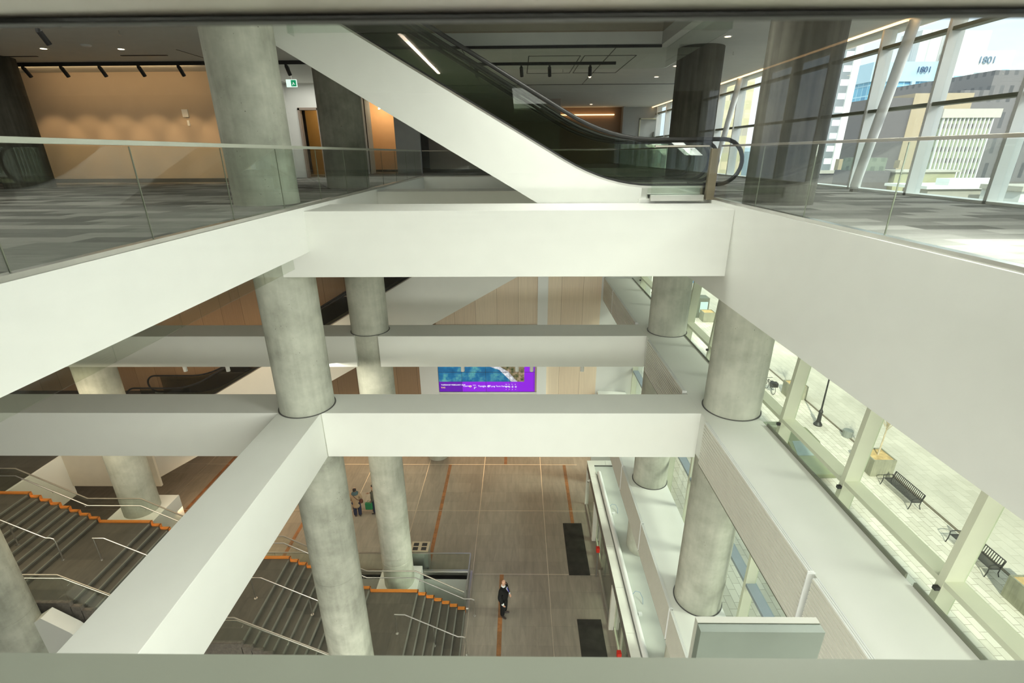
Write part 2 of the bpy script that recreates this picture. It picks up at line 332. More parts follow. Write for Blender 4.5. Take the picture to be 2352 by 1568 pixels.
# fascias of the opening
st(B(-4.25, -4.05, 0.44, 22.15, 15.14, 15.97).build('wall_left_fascia', WHITE))
st(B(4.05, 4.25, 0.44, 22.15, 14.13, 15.97).build('wall_right_fascia', WHITE))
st(B(-4.05, 4.05, 21.95, 22.15, 14.9, 15.97).build('wall_back_fascia', WHITE))
st(B(-4.25, 4.25, 0.44, 0.655, 14.6, 15.995).build('wall_front_fascia', plain('grey_green_fascia', rgb(174, 178, 164), 0.35, var=0.02)))
st(B(4.25, 8.75, -24, 35, 14.13, 15.34).build('ceiling', WHITE2))
st(B(8.75, 8.95, -24, 35, 14.13, 16.0).build('wall_outer_fascia', WHITE2))
# ceiling of the upper level with the escalator opening
c = MB(); c.box(-26, 9.0, -24, 10.7, 19.5, 19.8); c.box(-26, -4.1, 10.7, 14.55, 19.5, 19.8); c.box(3.72, 9.0, 10.7, 14.55, 19.5, 19.8); c.box(-26, 9.0, 14.55, 35, 19.5, 19.8)
ceil = st(c.build('ceiling', CEIL))
cw = MB(); cw.box(-4.1, 3.72, 14.55, 14.7, 19.8, 24.5); cw.box(3.72, 3.87, 10.6, 14.7, 19.8, 24.5); cw.box(-4.25, -4.1, 10.6, 14.7, 19.8, 24.5); cw.box(-4.25, 3.87, 10.55, 10.7, 19.8, 24.5)
st(cw.build('wall_opening', plain('tan_fascia', rgb(150, 138, 116), 0.6)))
st(B(-4.25, 3.87, 10.55, 14.7, 24.5, 24.7).build('ceiling', CEIL))
# ceiling joints and access panel outlines
t = MB()
t.box(-8, 6.6, 22.2, 22.24, 19.485, 19.5); t.box(-4.1, 3.72, 14.5, 14.56, 19.44, 19.5)
def outline(x0, x1, y0, y1, s=0.0):
    for (a, b_, c_, d) in [(x0, x1, y0, y0 + 0.02), (x0, x1, y1 - 0.02, y1), (x0, x0 + 0.02, y0, y1), (x1 - 0.02, x1, y0, y1)]: t.box(a, b_, c_, d, 19.49, 19.5)
outline(0.3, 1.8, 15.95, 19.2); outline(1.9, 3.4, 15.95, 19.2)
for x in (-9.0, -1.5, 2.6): t.box(x - 0.01, x + 0.01, 14.6, 22.2, 19.492, 19.5)
t.box(-11.05, -9.75, 15.32, 15.39, 19.485, 19.5); t.box(-14.5, -13.4, 15.32, 15.38, 19.485, 19.5)
st(t.build('trim_2', BLACK))
# upper level walls
st(B(-26, -9.4, 18.2, 18.4, 16.0, 19.5).build('wall_beige', BEIGE)); st(B(-26, -9.4, 18.17, 18.2, 16.0, 16.13).build('baseboard_beige', BASEB))
w = MB(); w.box(-9.4, -9.2, 18.2, 21.3, 16, 19.5); w.box(-10.2, -8.72, 21.3, 21.45, 16, 19.5); w.box(-8.0, -7.2, 21.3, 21.45, 16, 19.5); w.box(-8.72, -8.0, 21.3, 21.45, 18.55, 19.5)
st(w.build('wall_white', WHITE2))
B(-7.35, -7.2, 21.45, 26.0, 16, 19.5).build('wall_corridor', WHITE2)['kind'] = 'structure'
dr = stE('door_1', (-8.36, 21.3, 16)); f = MB(); f.box(-8.78, -8.70, 21.24, 21.45, 16, 18.62); f.box(-8.02, -7.94, 21.24, 21.45, 16, 18.62); f.box(-8.78, -7.94, 21.24, 21.45, 18.55, 18.64); f.build('door_frame', plain('taupe_frame', rgb(150, 134, 122), 0.5), dr)
st(B(-10, -7.2, 25.0, 25.15, 16, 19.5).build('wall_amber', plain('amber_wall', rgb(196, 160, 104), 0.6)))
B(-9.2, -7.6, 24.9, 25.0, 18.75, 18.8).build('trim_3', LED)['kind'] = 'structure'
area((-8.3, 24.2, 19.3), (1.2, 0.8), (0, 0.5, -1), 22, (1.0, 0.72, 0.38), 'corridor_light')
st(B(-9, -5.9, 28.0, 28.2, 16, 19.5).build('wall_lit', plain('peach_wall', rgb(214, 176, 136), 0.6)))
area((-7.0, 26.9, 19.3), (2.2, 0.4), (0, 0.6, -0.9), 26, (1.0, 0.66, 0.36), 'wall_washer')
b_ = MB(); b_.obox((-6.9, 26.9, 19.1), (0.03, 1.0, 0.03), 0.35); b_.build('trim_4', LED)['kind'] = 'structure'
w = MB(); w.box(-5.9, -4.75, 25.4, 25.6, 16, 19.5); w.box(-5.95, -5.9, 25.4, 28.1, 16, 19.5); st(w.build('wall_grey', GREYW))
st(B(-4.75, 2.2, 27.8, 28.0, 16, 19.5).build('wall_far', plain('pink_grey_wall', rgb(176, 164, 154), 0.6)))
st(B(-9, 2.2, 27.72, 27.8, 16.0, 16.12).build('baseboard_far', BASEB))
st(B(2.2, 6.35, 33.0, 33.2, 16, 19.5).build('wall_brown', plain('brown_wall', rgb(148, 118, 92), 0.6))); st(B(2.2, 5.9, 32.85, 32.95, 19.05, 19.11).build('trim_5', LEDO))
w = MB(); w.box(6.35, 7.55, 33.0, 33.2, 16, 19.5); w.box(6.35, 6.45, 32.4, 33.0, 16, 19.5); w.box(7.55, 8.75, 33.0, 33.2, 18.85, 19.5); st(w.build('wall_north', GREYW))
d2 = stE('door_2', (8.1, 33, 16)); B(7.55, 8.7, 32.98, 33.06, 16.0, 18.8).build('door_leaf', plain('light_grey_door', rgb(176, 180, 178), 0.5), d2); h = B(8.42, 8.46, 32.9, 32.98, 17.0, 18.1); h.build('door_handle', STEEL, d2)
f = MB(); f.box(7.5, 7.56, 32.94, 33.05, 16, 18.86); f.box(8.69, 8.75, 32.94, 33.05, 16, 18.86); f.box(7.5, 8.75, 32.94, 33.05, 18.8, 18.87); f.build('door_frame', ALU, d2)
st(B(-26, 8.75, 34.8, 35.0, 16, 19.5).build('wall_north_end', GREYW)); st(B(-26, 8.75, -24.2, -24.0, 16, 19.5).build('wall_unseen_south_upper', plain('warm_grey_wall', rgb(150, 140, 124), 0.7))); st(B(-26, 6.0, -20.2, -20.0, 0, 15.3).build('wall_unseen_south', WHITE2)); st(B(-26.2, -26, -24, 35, 0, 24).build('wall_left', WHITE2))  # south walls are unseen, added to block sky light and its reflections
# central back wall of the void with wood panelling
wb = MB(); wb.box(-3.98, 3.9, 22.15, 22.4, 4.0, 15.3); st(wb.build('wall_back', WOOD))
wb = MB(); wb.box(-26, -3.98, 22.15, 22.4, 4.0, 15.3); st(wb.build('wall_back_left', WOODW))
st(B(3.9, 6.2, 22.15, 22.4, 0.0, 15.3).build('wall_back_right', WHITE2))
st(B(-26, 6.2, 22.4, 36, 3.95, 4.1).build('ceiling', WHITE2)); st(B(-30, 6.2, 35.6, 35.9, 0, 4.0).build('wall_lobby', plain('warm_lobby_wall', rgb(190, 160, 128), 0.6)))
# low level 1 floor at the left
st(B(-26, -18.55, 3.0, 22.15, 5.2, 5.64).build('floor', STAIRST)); 
st(B(-18.55, -18.45, 11.0, 16.45, 3.7, 5.62).build('wall_mezzanine', WHITE))
w = MB(); w.box(-18.45, -14.75, 16.4, 16.5, 4.15, 5.62); st(w.build('wall_bulkhead', plain('cream_bulkhead', rgb(206, 196, 178), 0.6)))

# ------------------------------------------------------------------ beams
def beam(m, label, g='white boxed beams crossing the atrium'): return tag(m.build('beam', WHITE, bevel=0.006), label, 'beam', g)
beam(B(-4.66, 4.05, 9.4, 10.78, 14.63, 15.9), 'deep white beam crossing the whole void just below the escalator foot')
beam(B(-4.05, 4.05, 14.5, 15.63, 14.63, 15.9), 'white beam crossing the void behind the escalator, mostly hidden by it')
beam(B(-16, 4.08, 9.57, 10.5, 10.32, 11.47), 'long white beam below the deep one, carrying the two nearest concrete columns')
m = MB(); m.box(-16, -5.27, 14.5, 15.6, 10.4, 11.47); m.box(-4.5, 4.08, 14.5, 15.6, 10.4, 11.47)
beam(m, 'white beam behind the nearer one, split round a concrete column, video wall showing under it')
beam(B(-5.42, -4.45, -3, 9.57, 10.32, 11.47), 'white beam running towards the camera over the stairs, meeting the cross beam at a column')
def ledge(m, label): return tag(m.build('ledge', WHITE, bevel=0.005), label, 'ledge', 'white ledges along the street windows')
ledge(B(4.08, 5.28, -3, 22.15, 10.42, 11.47), 'broad white ledge along the street windows level with the long beams')
m = B(4.08, 5.40, -3, 22.15, 4.5, 5.64); lg = ledge(m, 'lower bright white ledge along the street windows above the entrance vestibule')
lip = MB(); lip.box(5.28, 5.31, 1.0, 4.95, 11.44, 11.53); lip.box(5.28, 5.31, 5.1, 9.05, 11.44, 11.53); lip.box(5.28, 5.31, 10.6, 22.1, 11.44, 11.5)
tag(lip.build('glass_lip', ALUD), 'thin grey green edge strip between the upper ledge and the glass', 'edge strip')

# ------------------------------------------------------------------ ribbed panels on the ledge faces
def ribbed(y0, y1, z0, z1, label, ribs=13):
    t_ = thing('ribbed_panel', (4.0, y0, z0), label, 'panel', 'ribbed grey panels on the ledge faces')
    p = [(4.085, z0), (4.085, z1), (3.985, z1)]; n = ribs; hh = (z1 - z0 - 0.05) / n
    for i in range(n):
        zt = z1 - 0.05 - i * hh
        p += [(3.985, zt + 0.006), (4.003, zt), (4.003, zt - 0.012), (3.985, zt - 0.018)]
    p += [(3.985, z0)]
    MB().prism(p, y0, y1, 'Y').build('cladding', RIB, t_)
    c_ = MB()
    for k in range(3): c_.box(3.99 + 0.03 * k, 4.012 + 0.03 * k, y0, y1, z1, z1 + 0.012)
    c_.build('cap_fins', ALUW, t_)
    MB().box(3.98, 4.09, y0 - 0.016, y0 - 0.001, z0, z1).build('end_plate', ALUW, t_)
    MB().box(4.0, 4.085, y0 + 0.0, y1, z0 - 0.05, z0 - 0.005).build('bottom_channel', ALUD, t_)
    return t_
U = 'ribbed panel on the upper ledge face, '
for (y0, y1, s) in [(1.0, 5.03, 'nearest, by the grey box'), (5.15, 9.12, 'next to the cross beam corner, long and near'), (10.62, 14.05, 'between the two cross beams'), (15.72, 19.84, 'just behind the second cross beam'), (19.94, 22.1, 'against the wood wall')]:
    ribbed(y0, y1, 10.47, 11.5, U + s)
Lw = 'ribbed panel on the lower ledge face, '
for i, (y0, y1, s) in enumerate([(4.2, 6.3, 'nearest, cut by the balcony edge'), (6.4, 9.42, 'beside the foot of the big near column'), (9.5, 12.6, 'beside the tall concrete column'), (12.68, 15.7, 'above the red sensor box'), (15.8, 18.85, 'beside the farther column foot'), (18.95, 22.1, 'at the far end by the wood wall')]):
    ribbed(y0, y1, 4.52, 5.66, Lw + s, 20)

# ------------------------------------------------------------------ columns
def column(x, y, z0, z1, label, collars=(), mat=CONC, r=0.6, rings=()):
    seam = x < -10 and z0 < 10
    t_ = thing('concrete_column', (x, y, z0), label, 'column', 'round concrete columns')
    prof = [(r, 0)]; zs = sorted(rings)
    for z in zs: prof += [(r, z - z0 - 0.012), (r - 0.008, z - z0 - 0.006), (r - 0.008, z - z0 + 0.006), (r, z - z0 + 0.012)]
    prof.append((r, z1 - z0))
    MB().lathe(prof, (x, y, z0), 56).build('shaft', mat, t_, smooth=True)
    if seam:
      s = MB(); s.obox((x - r * 0.55, y - r * 0.84, (z0 + z1) / 2), (0.006, 0.006, (z1 - z0) / 2), 0.6); s.build('formwork_seam', plain('seam', rgb(150, 150, 138), 0.8), t_)
    for z in collars:
        MB().lathe([(r + 0.006, 0), (r + 0.03, 0), (r + 0.03, 0.012), (r + 0.006, 0.012)], (x, y, z), 56).build('joint_ring', BASEB, t_, smooth=True)
    return t_
column(-4.9, 9.95, 0, 15.97, 'weathered concrete column standing on the near long beam, left of the opening', (11.47,), CONC, rings=(2.9, 6.5))
column(-4.9, 15.1, 0.5, 15.97, 'concrete column passing through the gap in the second beam down to the stair well', (11.47,), CONC2, rings=(1.8, 4.9, 7.9))
column(4.85, 9.85, 0, 14.13, 'clean concrete column at the right end of the near long beam', (11.47, 5.64), CONC2)
column(4.85, 14.98, 0, 14.13, 'concrete column at the right end of the second beam near the bollard planters', (11.47, 5.64), CONC2)
column(-14.6, 9.95, 0, 15.35, 'concrete column cut by the left frame edge beside the grey stairs', (), CONC, rings=(4.75,))
column(-14.6, 15.1, 4.12, 15.35, 'concrete column standing behind the upper stair landing at left', (), CONC2, rings=(8.9,))
column(-4.8, 24.75, 0, 3.95, 'concrete column foot on the lobby floor just visible under the beam', (), CONC2)
column(-4.98, 9.95, 16.0, 19.5, 'large grey concrete column behind the left glass guard on the carpet level', (), CONC)
column(-5.0, 15.0, 16.0, 19.5, 'stained concrete column behind the white escalator side, left of the void', (), concrete('stained_concrete', rgb(110, 110, 100), rgb(150, 150, 138), True, 0.2))
column(4.9, 9.6, 16.0, 19.5, 'shaded concrete column right of the escalator, in front of the street windows', (), CONC_SHADED)
column(4.9, 15.0, 16.0, 19.5, 'shaded concrete column behind the escalator with its top at the ceiling', (), CONC_SHADED)
column(-14.9, 15.4, 16.0, 19.5, 'shaded concrete column at the left frame edge beside the beige wall', (), CONC_SHADED)
tag(B(-5.75, -4.1, 14.2, 15.85, -3.0, 0.5).build('column_plinth', WHITE), 'white square plinth under the column in the stair well', 'plinth')
tag(B(-15.5, -13.7, 14.15, 15.9, 0, 4.12).build('column_plinth', WHITE), 'white plinth under the column behind the upper stair landing', 'plinth')
pf = MB().prism([(-14.35, 4.1), (-13.75, 4.5), (-13.1, 3.95), (-12.5, 3.2), (-14.2, 2.6)], 10.0, 10.38, 'Y')
tag(pf.build('stair_side_panel', WHITE), 'small white folded panel between the stairs and the left edge column', 'panel')

# ------------------------------------------------------------------ glass guards on the carpet level
def guard(label, p0, p1, joints, z0=15.9, zt=17.0, group='glass balcony guards', mat=GLASS, rail=STEELB, rw=0.05, rh=0.035, shoe=0.12):
    # straight guard along Y or X ; joints = positions of the pane joints
    t_ = thing('glass_guard', (p0[0], p0[1], z0), label, 'guard rail', group)
    ax = 1 if abs(p1[1] - p0[1]) > abs(p1[0] - p0[0]) else 0
    a, b2 = sorted((p0[ax], p1[ax])); js = [a] + [j for j in joints if a < j < b2] + [b2]; c0 = p0[1 - ax]
    for i in range(len(js) - 1):
        u0, u1 = js[i] + 0.006, js[i + 1] - 0.006; m_ = MB()
        if ax == 1: m_.box(c0 - 0.007, c0 + 0.007, u0, u1, z0, zt - 0.01)
        else: m_.box(u0, u1, c0 - 0.007, c0 + 0.007, z0, zt - 0.01)
        m_.build('glass_pane', mat, t_)
        if i and c0 != 22.02:
            jm = MB(); u = js[i]
            if ax == 1: jm.box(c0 - 0.006, c0 + 0.006, u - 0.005, u + 0.005, z0, zt - 0.01)
            else: jm.box(u - 0.005, u + 0.005, c0 - 0.006, c0 + 0.006, z0, zt - 0.01)
            jm.build('pane_joint', ALUD, t_)
    m_ = MB()
    if ax == 1: m_.box(c0 - rw / 2, c0 + rw / 2, a, b2, zt, zt + rh)
    else: m_.box(a, b2, c0 - rw / 2, c0 + rw / 2, zt, zt + rh)
    m_.build('top_rail', rail, t_, bevel=0.004)
    m_ = MB()
    if ax == 1: m_.box(c0 - 0.05, c0 + 0.05, a, b2, z0 + 0.0, z0 + shoe)
    else: m_.box(a, b2, c0 - 0.05, c0 + 0.05, z0 + 0.0, z0 + shoe)
    m_.build('base_shoe', STEEL, t_)
    return t_
guard('glass balcony guard along the left side of the void with pale top rail', (-4.12, 0.5), (-4.12, 21.9), [2.15, 3.83, 5.49, 7.17, 8.8, 10.53, 12.21, 13.9, 15.6, 17.3, 19.0, 20.6], rail=plain('satin_silver_rail', rgb(190, 194, 180), 0.35, 0.25), rh=0.05)
guard('glass balcony guard along the right side of the void with dark top rail', (4.13, 0.5), (4.13, 10.62), [2.25, 3.9, 5.59, 7.26, 8.8])
guard('glass balcony guard across the far end of the void', (-4.06, 22.02), (4.06, 22.02), [-2.4, -0.8, 0.8, 2.4])
guard('short glass guard in front of the escalator landing', (2.78, 10.66), (3.88, 10.66), [], z0=15.95)
guard('glass guard beside the far side of the escalator landing', (4.13, 14.6), (4.13, 21.9), [16.4, 18.2, 20.0])
# near guard right in front of the camera
t_ = thing('glass_guard', (0, 0.4, 16.0), 'near glass guard the photo is taken through, steel rail across the top edge', 'guard rail')
B(-4.0, 4.0, 0.43, 0.444, 16.0, 16.997).build('glass_pane', GLASSN, t_)
B(-4.05, 4.05, 0.352, 0.447, 17.0, 17.06).build('top_rail', plain('satin_handrail', (0.60, 0.56, 0.50), 0.30, 1.0), t_, bevel=0.004)
B(-4.05, 4.05, 0.436, 0.449, 16.996, 17.0).build('rail_gasket', RUBBER, t_)
# draught curtain under the left fascia
t_ = thing('smoke_baffle', (-4.05, 0, 14.95), 'clear glass baffle hanging under the left white fascia', 'glass baffle')
js = [0.5, 2.4, 3.46, 4.49, 5.52, 6.59, 7.6, 8.7]
for a, b2 in zip(js[:-1], js[1:]):
    B(-4.09, -4.075, a + 0.006, b2 - 0.006, 14.95, 15.14).build('glass_pane', glass('baffle_glass', (0.9, 0.92, 0.88)), t_)
# baffle round the ceiling opening
t_ = thing('smoke_baffle', (0, 10.5, 19.0), 'clear glass baffle hanging from the ceiling round the escalator opening', 'glass baffle')
for (x0, x1, y0, y1) in [(-4.3, -1.5, 10.5, 10.515), (-1.49, 1.3, 10.5, 10.515), (1.31, 3.95, 10.5, 10.515), (3.95, 3.965, 10.5, 14.9), (-4.3, -0.2, 14.9, 14.915), (-0.19, 3.95, 14.9, 14.915), (-4.315, -4.3, 10.5, 14.9)]:
    B(x0, x1, y0, y1, 19.02, 19.5).build('glass_pane', GLASS, t_)

# ------------------------------------------------------------------ escalators
def escalator(name, label, pts_in, y0, width, side_bot, skirt_top_mat, zoff=0.95, near_side=True, newel=None, side_poly=None, far_side_poly=None, glassmat=None, group='escalators'):
    """pts_in: deck line (x,z) from lower newel to upper end along the near truss top"""
    t_ = thing(name, (pts_in[0][0], y0, pts_in[0][1]), label, 'escalator', group)
    if side_poly:
        MB().prism(side_poly, y0 - 0.06, y0, 'Y').build('side_cladding', WHITE, t_)
        MB().prism(side_poly, y0 + width, y0 + width + 0.06, 'Y').build('side_cladding', WHITE, t_)
    deck = [(x, z) for x, z in pts_in]
    for yy in (y0 + 0.06, y0 + width - 0.06):
        MB().band([(x, yy, z + 0.015) for x, z in deck], 0.2, 0.05).build('deck_cover', STEELB if skirt_top_mat is None else skirt_top_mat, t_)
        MB().band([(x, yy, z + 0.05) for x, z in deck], 0.06, 0.06).build('guide_strip', BLACK, t_)
        # balustrade glass
        g_ = MB(); hi = [(x, z + zoff - 0.06) for x, z in deck]
        for i in range(len(deck) - 1):
            q = [deck[i], deck[i + 1], hi[i + 1], hi[i]]; g_.prism([(a, c + 0.05 if k < 2 else c) for k, (a, c) in enumerate(q)], yy - 0.006, yy + 0.006, 'Y')
        g_.build('balustrade_glass', glassmat or GLASSD, t_)
        # handrail with the newel loop
        x0_, z0_ = deck[0]; sgn = 1 if deck[0][0] > deck[-1][0] else -1
        top = [(x, yy, z + zoff) for x, z in deck]; loop = []
        R = zoff / 2 - 0.03; cx_, cz_ = x0_ + sgn * 0.25, z0_ + zoff - R
        for k in range(13):
            a_ = math.pi / 2 - k * math.pi / 12; loop.append((cx_ + sgn * R * math.cos(a_), yy, cz_ + R * math.sin(a_)))
        path = [(cx_ - sgn * 0.3, yy, cz_ - R)] + loop[::-1] + top
        MB().tube(path, 0.042, 12).build('handrail', RUBBER, t_, smooth=True)
    # steps
    s = MB(); s2 = MB(); xs0, zs0 = deck[0]; L = 0.4
    def zat(x):
        for (a, za), (b3, zb) in zip(deck[:-1], deck[1:]):
            lo, hi_ = min(a, b3), max(a, b3)
            if lo <= x <= hi_: return za + (zb - za) * ((x - a) / (b3 - a) if b3 != a else 0)
        return deck[-1][1]
    sgn = -1 if deck[0][0] > deck[-1][0] else 1; x = deck[0][0]; prev = None
    while (x - deck[-1][0]) * sgn < -L:
        z = zat(x + sgn * L / 2) - 0.22; z = deck[0][1] - 0.2 if z < deck[0][1] - 0.15 else z
        xa, xb = sorted((x, x + sgn * L)); s.box(xa, xb - 0.01, y0 + 0.2, y0 + width - 0.2, z - 0.24, z); s2.box(xa, xa + 0.03, y0 + 0.2, y0 + width - 0.2, z, z + 0.004); x += sgn * L
    s.build('steps', STEPG, t_); s2.build('step_edges', YELLOW if False else DGREY, t_)
    # skirts
    for yy in (y0 + 0.17, y0 + width - 0.19):
        MB().band([(x, yy, z - 0.12) for x, z in deck], 0.02, 0.28).build('skirt', STEELB, t_)
    MB().band([(x, y0 + width / 2, z - 0.75) for x, z in deck], width - 0.1, 0.1).build('truss_soffit', WHITE, t_)
    return t_
# escalator A: foot on the right at level 16, rising to the left
def curve_pts(x_foot, z_foot, x_knee, slope, x_end, sgn=-1, soft=1.1, n=8):
    pts = [(x_foot, z_foot)]
    a = x_knee - sgn * soft
    for k in range(n + 1):
        u = k / n; x = a + sgn * soft * 2 * u * 0.999; pts.append((x, z_foot + slope * soft * 2 * (u * u) * 0.5))
    xe, ze = pts[-1]; pts.append((x_end, ze + slope * abs(x_end - xe))); return pts
dA = curve_pts(4.0, 16.2, 1.9, 0.565, -4.8, -1, 0.95)
topA = [p for p in dA if p[0] <= 2.62]; topA = [(2.62, 16.2)] + topA
polyA = topA + [(-4.8, 18.93), (0.42, 15.9), (2.62, 15.9)]
escA = escalator('escalator', 'white sided escalator rising to the left from the carpet level, nearest the viewer', dA, 10.86, 1.45, 0, STEEL, side_poly=polyA)
B(2.62, 4.05, 10.80, 10.86, 15.98, 16.2).build('plinth_skirt', MIRST, escA)
B(2.56, 4.05, 10.74, 12.4, 15.90, 15.98).build('base_plate', WHITE, escA)
for x in (3.0, 3.35): B(x, x + 0.14, 12.02, 12.03, 16.02, 16.09).build('yellow_label', YELLOW, escA)
escA2 = escalator('escalator', 'second escalator parallel behind the white sided one on the carpet level', dA, 12.75, 1.45, 0, STEEL, side_poly=polyA)
for x in (3.1, 3.45): B(x, x + 0.14, 12.74, 12.75, 16.02, 16.09).build('yellow_label', YELLOW, escA2)
tag(B(3.93, 4.09, 10.6, 10.74, 15.97, 16.97).build('guard_post', BEIGEP, bevel=0.004), 'taupe square post where the right guard meets the escalator glass', 'post')
tag(B(2.6, 4.1, 10.7, 14.4, 15.35, 15.9).build('landing_slab', WHITE), 'white slab under the escalator landing behind the deep beam', 'slab')
# escalator B : level 5.64 at left rising to the right behind the second beam
dB = curve_pts(-17.9, 5.7, -15.45, 0.577, 1.6, 1, 0.95)
dBp = [p for p in dB if p[0] >= -17.2]
polyB = [(-17.3, 5.7)] + dBp + [(1.6, dB[-1][1] - 2.3), (1.6, 12.93), (-18.56, 1.46), (-18.6, 1.3), (-18.44, 5.7)]
escB = escalator('escalator', 'lower escalator with looped black handrails, rising to the right behind the second beam', dB, 20.35, 1.5, 0, STEELB, side_poly=polyB, group='escalators', glassmat=glass('smoked_glass', (0.62, 0.64, 0.58)))

B(-18.7, -17.3, 20.36, 21.8, 5.56, 5.66).build('landing_plate', STEELB, escB)

# ------------------------------------------------------------------ stairs
YN, YF = 10.65, 14.02
steps = []   # (x_right, x_left, z_top)
x = -2.1
def flight(x, z, n, tread, riser):
    for k in range(n - 1): steps.append((x, x - tread, z + riser * (k + 1))); x -= tread
    return x, z + riser * n
x, z = flight(-2.1, 0.0, 7, 0.30, 0.15); a0 = x; steps.append((x, x - 1.85, z)); x -= 1.85
x, z = flight(x, z, 11, 0.287, 0.15); b0 = x; steps.append((x, x - 1.93, z)); x -= 1.93
x, z = flight(x, z, 11, 0.29, 0.152); c0 = x; steps.append((x, x - 1.91, z)); x -= 1.91
x, z = flight(x, z, 8, 0.304, 0.159); steps.append((x, x - 1.2, 5.64))
stair = thing('staircase', (-2.1, 12.3, 0), 'dark stone staircase with orange painted edge climbing to the left', 'stairs')
s = MB(); nz_ = MB(); oc = MB(); cb = MB(); fs_ = MB(); prev = 0.0
for (xr, xl, zt) in steps:
    s.box(xl, xr, YN, YF, max(prev - 1.3, 0.0) if xl > -3.9 else prev - 0.9, zt)
    B(xr - 0.045, xr + 0.006, YN + 0.1, YF - 0.06, zt - 0.05, zt + 0.004).build('nosing', NOSE, stair)
    oc.box(xl - 0.01, xr + 0.01, YF - 0.005, YF + 0.1, zt - 0.02, zt + 0.05); oc.box(xr - 0.02, xr + 0.012, YF - 0.005, YF + 0.1, prev, zt + 0.05)
    cb.box(xl - 0.01, xr + 0.01, YN - 0.09, YN + 0.02, prev - 0.9, zt + 0.07)
    prev = zt
s.build('steps', STAIRST, stair); oc.build('orange_edge', ORANGE, stair); cb.build('stone_stringer', bricks('stringer_stone', rgb(104, 97, 88), rgb(112, 105, 96), rgb(80, 76, 70), 2, 2, 0.002), stair)
def zst(x):
    for (xr, xl, zt) in steps:
        if xl <= x <= xr: return zt
    return 0.0 if x > -2.1 else 5.64
# flights for rails: (x_low_edge, z_low, x_high_edge, z_high)
fl = [(-2.1, 0.0, a0, 1.05), (a0 - 1.85, 1.05, b0, 2.70), (b0 - 1.93, 2.70, c0, 4.372), (c0 - 1.91, 4.372, c0 - 1.91 - 2.128, 5.64)]
names = ['lowest flight, beside the man in the black suit', 'second flight, partly behind the big column', 'third flight, mostly hidden by the white beam', 'top flight at the left edge']
for (xl_, zl, xh, zh), nm in zip(fl, names):
    t_ = thing('centre_handrail', (xl_, 12.28, zl), 'tubular steel centre handrail on the ' + nm, 'handrail', 'centre handrails on the stairs')
    Y = 12.28; xb = xl_ + 0.2
    H = 0.92
    pts = [(xb + 0.02, Y, zl)] + [(xb + 0.02, Y, zl + H - 0.14), (xb, Y, zl + H - 0.04), (xb - 0.1, Y, zl + H), (xl_ - 0.05, Y, zl + H)] + [(xh - 0.05, Y, zh + H), (xh - 0.42, Y, zh + H)]
    MB().tube(pts, 0.022, 10).build('rail', STEEL, t_, smooth=True)
    xm = (xl_ + xh) / 2 ; frac = (xl_ - xm) / (xl_ - xh)
    for (px, pz, zt) in [(xh - 0.40, zst(xh - 0.40), zh + H), (xm, zst(xm), zl + H + (zh - zl) * frac)]:
        MB().cyl((px, Y, pz), (px, Y, zt - 0.01), 0.020, n=10).build('post', STEEL, t_, smooth=True)
        MB().cyl((px, Y, pz), (px, Y, pz + 0.012), 0.055, n=16).build('foot_flange', STEEL, t_, smooth=True)
    MB().cyl((xb + 0.02, Y, zl), (xb + 0.02, Y, zl + 0.012), 0.055, n=16).build('foot_flange', STEEL, t_, smooth=True)
def side_guard(Y, label, sgn):
    t_ = thing('stair_guard', (-2.1, Y, 0), label, 'guard rail', 'stair side guards')
    prof = [(-1.95, 0.0)]
    for (xl_, zl, xh, zh) in fl: prof += [(xl_, zl), (xh, zh)]
    prof.append((xh - 1.1, 5.64))
    for i in range(len(prof) - 1):
        (xa, za), (xb, zb) = prof[i], prof[i + 1]
        nseg = max(1, int(round(abs(xb - xa) / 1.45)))
        for k in range(nseg):
            u0, u1 = k / nseg, (k + 1) / nseg; xx0, xx1 = xa + (xb - xa) * u0 - 0.006, xa + (xb - xa) * u1 + 0.006; z0_, z1_ = za + (zb - za) * u0, za + (zb - za) * u1
            if abs(xx0 - xx1) < 0.2: continue
            MB().prism([(xx0, z0_ + 0.1), (xx1, z1_ + 0.1), (xx1, z1_ + 1.12), (xx0, z0_ + 1.12)], Y - 0.007, Y + 0.007, 'Y').build('glass_pane', GLASS, t_)
    MB().tube([(x_, Y, z_ + 1.14) for x_, z_ in prof[1:]], 0.024, 10).build('cap_rail', STEELB, t_, smooth=True)
    hy = Y + sgn * 0.09
    hp = [(x_, hy, z_ + 0.9) for x_, z_ in prof[1:]]
    hp = [(-1.72, hy, 0.02), (-1.70, hy, 0.72), (-1.72, hy, 0.84), (-1.82, hy, 0.9)] + hp
    MB().tube(hp, 0.021, 10).build('handrail', STEEL, t_, smooth=True)
    for (x_, z_) in [(fl[i][0] - 0.12, fl[i][1] + 0.05) for i in range(4)] + [(fl[i][2] + 0.15, fl[i][3] - 0.08) for i in range(4)] + [((fl[i][0] + fl[i][2]) / 2, (fl[i][1] + fl[i][3]) / 2) for i in range(4)]:
        MB().tube([(x_, hy, z_ + 0.88), (x_, hy, z_ + 0.8), (x_, Y, z_ + 0.8)], 0.012, 8).build('rail_bracket', STEEL, t_)
    MB().cyl((-1.72, hy, 0), (-1.72, hy, 0.012), 0.055, n=16).build('foot_flange', STEEL, t_, smooth=True)
side_guard(YF + 0.02 - 0.08, 'glass and steel guard along the far, orange edged side of the stairs', -1)
side_guard(YN - 0.05, 'glass and steel guard along the near side of the stairs', 1)
